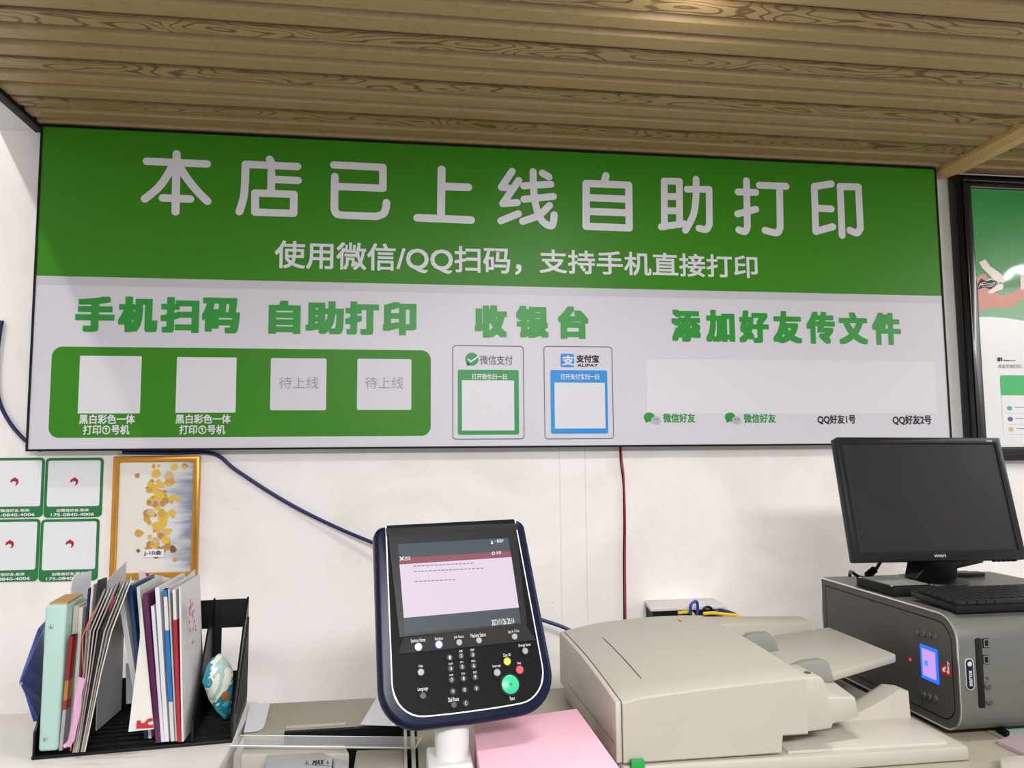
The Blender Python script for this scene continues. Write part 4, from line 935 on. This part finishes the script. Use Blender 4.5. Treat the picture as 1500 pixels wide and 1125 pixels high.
MB().flat(SPn, [(ax + .013, .5 * (by0 + by1) - .006), (ax + .024, .5 * (by0 + by1) - .006), (ax + .024, .5 * (by0 + by1) + .005), (ax + .013, .5 * (by0 + by1) + .005)], .0018).build('display_mark', scol('lcd_mark', (60, 140, 255), 1.0), lc)
for x, y in ((1344, 927), (1353, 928.5), (1361.5, 930.5), (1370, 933), (1354, 1018), (1362, 1021), (1370.5, 1023)):
    a, b = SPn.px(x, y); MB().rod(SPn.pt(a, b, -.001), SPn.N, [(0, .0066), (.003, .0066), (.0045, .005)], 18).build('side_button', M['gun'], srv, smooth=True)
a, b = SPn.px(1333.3, 966); MB().rod(SPn.pt(a, b, -.001), SPn.N, [(0, .003), (.002, .003)], 12).build('status_light', scol('led_red', (255, 20, 40), 2.5), srv)
r4 = [SPn.px(*p) for p in ((1378, 972), (1393.5, 976), (1394.5, 991.5), (1379.5, 988.5))]
bd_ = MB().flat(SPn, [r4[0], r4[1], r4[2], r4[3]], .0004).build('red_badge', M['sred'], srv)
mb = MB(); text_mb(mb, 'fiery', Pl(SPn.pt(r4[2][0] - .0035, r4[2][1] + .003, .0006), (0, 0, 1), (0, 1, 0)), 0, 0, .026, .009, .0004, .0006)
RB_ = SPn; q = lambda x, y: SPn.px(x, y)
mb.flat(SPn, [q(1380.5, 979), q(1385, 976), q(1386.5, 979.5), q(1384, 981), q(1386, 984.5), q(1382, 984)], .0008); mb.build('badge_lettering', M['letter'], bd_)
# front panel details
FPs = Pl((0, yf - .0004, EZ), (1, 0, 0), (0, 0, 1))
a0, b0, a1, b1 = rect_px(FPs, 1413, 965.5, 1426, 1009)
bd_ = MB().pprism(FPs, rr(a0, b0, a1, b1, (a1 - a0) * .49), 0, .003).build('maker_badge', M['navy'], srv, bevel=.001)
MB().ring(FPs, rr(a0 - .002, b0 - .002, a1 + .002, b1 + .002, (a1 - a0) * .49 + .002), rr(a0, b0, a1, b1, (a1 - a0) * .49), 0, .0025).build('badge_rim', M['chrome'], bd_)
BV = Pl(FPs.pt(a1 - .004, b0 + .006, .0032), (0, 0, 1), (-1, 0, 0)); text_mb(MB(), 'xerox', BV, 0, 0, .031, (a1 - a0) * .45, .0004, .0004).build('badge_lettering', M['slate'], bd_)
MB().disc(FPs, .5 * (a0 + a1), b1 - .009, .005, .0036).build('badge_ball', M['slate'], bd_)
a0, b0, a1, b1 = rect_px(FPs, 1427.5, 935, 1440, 1037)
MB().pprism(FPs, rr(a0, b0, a0 + .0145, b1, .004), 0, .0015).build('disc_slot', M['black'], srv, bevel=.0006)
for y in (935.5, 959.5):
    a0, b0, a1, b1 = rect_px(FPs, 1438.5, y, 1449, y + 13); o = MB().pprism(FPs, rr(a0, b0, a1, b1, .001), 0, .0012).build('usb_port', M['blackm'], srv)
    MB().ring(FPs, rr(a0 + .002, b0 + .0015, a1 - .001, b1 - .0015, .0005), rr(a0 + .0035, b0 + .003, a1 - .0025, b1 - .003, .0005), .001, .0018).build('port_shell', M['steel'], o)
for x, y, r_ in ((1447, 1005, .0068), (1449, 1028, .0070), (1446, 993, .0025)):
    a, b = FPs.px(x, y); MB().rod(FPs.pt(a, b, 0), FPs.N, [(0, r_), (.002, r_), (.003, r_ * .8)], 20).build('front_button', M['gun'], srv, smooth=True)
MB().box(XB + .02, XE - .02, yf + .13, yb_ - .03, ZT + .0006, ZT + .0125).build('foot', M['blackm'], srv)

# ------------------------------------------------------------------ monitor
ZB = zt_ - EZ + .0006                      # top of the server box
mo = Vector((1.073, 1.773, .030 + EZ)); mx_ = Vector((1, -.018, -.010)); my_ = Vector((-.048, -.223, -.974)).normalized()
MW, MH = .440, .302
# keep the sheared outline of the leaning monitor as a small roll about its own axis
MPl = Pl(mo + my_ * MH, mx_, -my_)
mon = thing('monitor', 'black flat monitor leaning back on the silver server box', 'monitor', (1.30, 1.80, EZ + ZB))
MB().pbox(MPl, 0, MW, 0, MH, -.028, -.001).build('housing', M['black'], mon, bevel=.004)
MB().ring(MPl, [(0, 0), (MW, 0), (MW, MH), (0, MH)], [(.016, .024), (MW - .015, .024), (MW - .015, MH - .016), (.016, MH - .016)], -.002, .004).build('bezel', M['black'], mon, bevel=.0015)
scm = mat('dusty_screen', (27, 26, 25), .4, spec=.35, noise=.35, nscale=16)
MB().flat(MPl, [(.015, .023), (MW - .014, .023), (MW - .014, MH - .015), (.015, MH - .015)], .0005).build('screen', scm, mon)
text_mb(MB(), 'WAIYI', MPl, MW * .452, .008, MW * .452 + .03, .0145, .0046, .0002).build('maker_lettering', M['slate'], mon)
text_mb(MB(), 'W2000', MPl, MW - .040, MH - .0105, MW - .024, MH - .007, .0046, .0003).build('model_lettering', M['slate'], mon)
for k in range(5): MB().pbox(MPl, MW - .085 + k * .013, MW - .077 + k * .013, -.004, .0005, -.008, .002).build('menu_button', M['black'], mon, bevel=.001)
nb = MPl.pt(.205, -.002, -.03); nf = atZ(1362, 851, ZB + .012)
k0, k1 = atY(1357, 818, 1.80), atY(1379, 818, 1.80)
MB().hexa([Vector(p) for p in ((1.265, 1.79, EZ + ZB + .01), (1.385, 1.79, EZ + ZB + .01), (1.385, 1.83, EZ + ZB + .01), (1.265, 1.83, EZ + ZB + .01), (1.385, 1.775, EZ - .215), (1.385, 1.775, EZ - .215), (1.385, 1.81, EZ - .20), (1.285, 1.81, EZ - .20))]).build('neck', M['black'], mon, bevel=.004)
MB().pprism(Pl((1.308, 1.79, EZ + ZB), (1, 0, 0), (0, 1, 0)), [(.085 * math.cos(i / 28 * 6.283), .085 * math.sin(i / 28 * 6.283)) for i in range(28)], 0, .012).build('base', M['black'], mon, bevel=.004)

# ------------------------------------------------------------------ keyboard
zk = ZB + .022
k_fl = atZ(1366, 893, ZB + .010); k_bl = atZ(1297, 866, ZB + .010)
kb = thing('keyboard', 'black computer keyboard on top of the silver server box', 'keyboard', (1.4, 1.53, EZ + ZB))
kx0, ky0, ky1 = 1.118, 1.452, 1.598
KPl = Pl((kx0, ky0, EZ + ZB), (1, 0, 0), (0, 1, .05)); KW, KD = .44, ky1 - ky0
MB().pbox(KPl, 0, KW, 0, KD, .001, .016).build('case', M['black'], kb, bevel=.004)
kc = MB()
for r_ in range(6):
    for c_ in range(20):
        if r_ == 0 and 4 <= c_ <= 8:
            if c_ == 4: kc.pbox(KPl, .012 + 4 * .0208, .012 + 9 * .0208 - .003, .010, .026, .016, .022)
            continue
        kc.pbox(KPl, .012 + c_ * .0208, .012 + c_ * .0208 + .0178, .010 + r_ * .0215, .010 + r_ * .0215 + .0175, .016, .0225)
kc.build('keycaps', mat('keycap_black', (26, 26, 27), .5), kb)

# ------------------------------------------------------------------ bare hard drive, cable, stapler and case behind
hz_ = ZB + .001
h4 = [(1.062 + .045, 1.640), (1.062 + .155, 1.640), (1.062 + .155, 1.785), (1.062 + .045, 1.785)]
hd = thing('hard_drive', 'black bare hard drive with steel lid at the box rear corner', 'hard drive', (1.16, 1.70, EZ + hz_))
MB().prism([(x, y, EZ + hz_) for x, y in h4], (0, 0, .021)).build('body', M['blackm'], hd, bevel=.002)
MB().prism([(x + (.008 if i in (0, 3) else -.008), y + (.02 if i < 2 else -.006), EZ + hz_ + .021) for i, (x, y) in enumerate(h4)], (0, 0, .0015)).build('lid', M['guide'], hd)
for x, y in ((1.112, 1.652), (1.112, 1.775), (1.211, 1.652), (1.211, 1.775)): MB().rod((x, y, EZ + hz_ + .021), (0, 0, 1), [(0, .003), (.002, .003)], 10).build('screw', M['chrome'], hd)
MB().box(1.17, 1.20, 1.630, 1.641, EZ + hz_ + .004, EZ + hz_ + .016).build('connector', M['slate'], hd)
vc = thing('video_cable', 'black monitor cable with ferrite bead behind the hard drive', 'cable', (1.17, 1.85, EZ + ZB))
z_ = EZ + ZB
MB().tube([(1.10, 1.80, z_ + .024), (1.125, 1.835, z_ + .028), (1.155, 1.85, z_ + .012), (1.185, 1.85, z_ + .010), (1.215, 1.85, z_ + .045), (1.24, 1.84, z_ + .095)], .0042, 8).build('lead', M['black'], vc, smooth=True)
MB().rod((1.178, 1.85, z_ + .014), (.5, 0, .35), [(-.004, .005), (0, .0095), (.026, .0095), (.03, .005)], 14).build('ferrite_bead', M['black'], vc, smooth=True)
stp = thing('stapler', 'black stapler lying behind the monitor on the server box', 'stapler', (1.42, 1.86, z_))
MB().box(1.385, 1.520, 1.86, 1.89, z_, z_ + .01).build('base', M['black'], stp, bevel=.002)
MB().hexa([(1.385, 1.862, z_ + .012), (1.520, 1.862, z_ + .035), (1.520, 1.888, z_ + .035), (1.385, 1.888, z_ + .012), (1.385, 1.862, z_ + .034), (1.520, 1.862, z_ + .058), (1.520, 1.888, z_ + .058), (1.385, 1.888, z_ + .034)]).build('arm', M['black'], stp, bevel=.003)
cs = thing('clear_case', 'small clear plastic box of clips behind the monitor stand', 'box', (1.41, 1.905, z_))
MB().box(1.37, 1.520, 1.895, 1.93, z_, z_ + .005).build('tray', M['black'], cs, bevel=.001)
MB().box(1.375, 1.465, 1.897, 1.928, z_ + .005, z_ + .04).build('lid', mat('clear_lid', (190, 194, 194), .2, alpha=.5), cs, bevel=.002)

# ------------------------------------------------------------------ wall box with network leads, cables
rt = thing('network_box', 'white topped black network box fixed to wall behind the scanner', 'network box', (.92, 2.45, EZ - .55))
tz = EZ - .496
MB().hexa([(.785, 2.39, tz - .05), (1.02, 2.39, tz - .05), (1.02, YW - .001, tz - .05), (.80, YW - .001, tz - .05), (.785, 2.39, tz - .006), (1.02, 2.39, tz - .006), (1.02, YW - .001, tz - .006), (.80, YW - .001, tz - .006)]).build('body', M['blackm'], rt)
MB().hexa([(.778, 2.385, tz - .006), (1.03, 2.385, tz - .006), (1.03, YW - .001, tz - .006), (.795, YW - .001, tz - .006), (.778, 2.385, tz + .006), (1.03, 2.385, tz + .006), (1.03, YW - .001, tz + .008), (.795, YW - .001, tz + .008)]).build('lid', M['white'], rt, bevel=.002)
def cable(name, label, pts, r, m, k=8): return tag(MB().tube(pts, r, k, 6).build(name, M[m], smooth=True), label, 'cable')
cable('network_cable', 'blue network cable arching over the white network box', [atY(1012, 900, 2.352), atY(1012, 886, 2.352), atY(1020, 881, 2.352), atY(1022, 890, 2.352), atY(1021, 903, 2.352), atY(1022, 915, 2.352)], .005, 'bluec')
cable('network_cable', 'dark blue network cable drooping right of the network box', [atY(1044, 899, 2.362), atY(1052, 894, 2.362), atY(1062, 895, 2.362), atY(1074, 899, 2.362), atY(1085, 905, 2.362)], .0055, 'dbluec')
cable('network_cable', 'short yellow network cable plugged into the network box', [atY(993, 898, 2.377), atY(1003, 897, 2.377), atY(1012, 897, 2.377), atY(1018, 905, 2.377), atY(1020, 915, 2.377)], .0055, 'yel')
cable('network_cable', 'yellow network cable running right along the scanner rear', [atY(1030, 899, 2.340), atY(1045, 898, 2.340), atY(1062, 900, 2.340), atY(1080, 902, 2.340), atY(1095, 908, 2.340)], .0055, 'yel')
cable('power_lead', 'thin black lead looped between the network cables', [atY(1030, 892, 2.380), atY(1036, 889, 2.380), atY(1042, 891, 2.380), atY(1043, 897, 2.380), atY(1040, 904, 2.380)], .004, 'black')
cable('network_cable', 'blue cable sweeping down the wall from sign to console', [atY(180, 662.5, 2.488), atY(250, 663, 2.488), atY(312, 664.5, 2.49), atY(345, 688, 2.49), atY(400, 724, 2.49), atY(450, 752, 2.485), atY(505, 778, 2.47), atY(560, 801, 2.45), atY(640, 838, 2.43), atY(760, 895, 2.42), atY(828, 920, 2.40), atY(850, 935, 2.38)], .0058, 'dbluec')
cable('network_cable', 'dark blue cable bowing at the left edge of sign', [atY(3, 470, 2.492), atY(0, 485, 2.49), atY(-5, 530, 2.49), atY(-3, 580, 2.49), atY(12, 615, 2.49), atY(36, 644, 2.49), atY(60, 660, 2.492)], .0058, 'dbluec')
cable('power_wire', 'thin red wire hanging down the wall below the sign', [atY(909.5, 650, 2.488), atY(911, 672, 2.488), atY(914, 700, 2.488), atY(916, 760, 2.488), atY(916, 830, 2.488), atY(917, 925, 2.488)], .0026, 'red', 6)
cable('power_wire', 'thin black wire paired with the red one below the sign', [atY(908, 650, 2.496), atY(909, 676, 2.496), atY(913, 710, 2.496), atY(914, 760, 2.496), atY(913.6, 830, 2.496), atY(914.4, 925, 2.494)], .0024, 'black', 6)

# ------------------------------------------------------------------ odds at the lower right corner
c4 = [atZ(x, y, -.572) for x, y in ((1460, 1085), (1520, 1112), (1530, 1072), (1484, 1076))]
o = MB().hexa(slab(c4, .007)).build('glossy_pad', mat('lilac_cover', (158, 140, 144), .3)); tag(o, 'dull pink glossy booklet at the right photo edge below server box', 'booklet')
c4 = [atZ(x, y, -.578) for x, y in ((1478, 1076), (1530, 1076), (1530, 1052), (1464, 1066))]
tag(MB().hexa(slab(c4, .0015)).build('printed_form', mat('pale_green_sheet', (178, 198, 188), .6)), 'pale green sheet under the dull pink booklet', 'paper')
c4 = [atZ(x, y, -.570) for x, y in ((1461, 1067), (1474, 1074), (1479, 1071), (1466, 1063))]
tag(MB().hexa(slab(c4, .008)).build('binder_clip', M['blackm'], bevel=.001), 'small black clip beside the pale green sheet', 'clip')
c4 = [atZ(x, y, -.560) for x, y in ((1470, 1140), (1540, 1140), (1540, 1102), (1462, 1108))]
tag(MB().hexa(slab(c4, .019)).build('plastic_tray', M['cream2'], bevel=.004), 'cream plastic tray cut off at the lower right corner', 'tray')
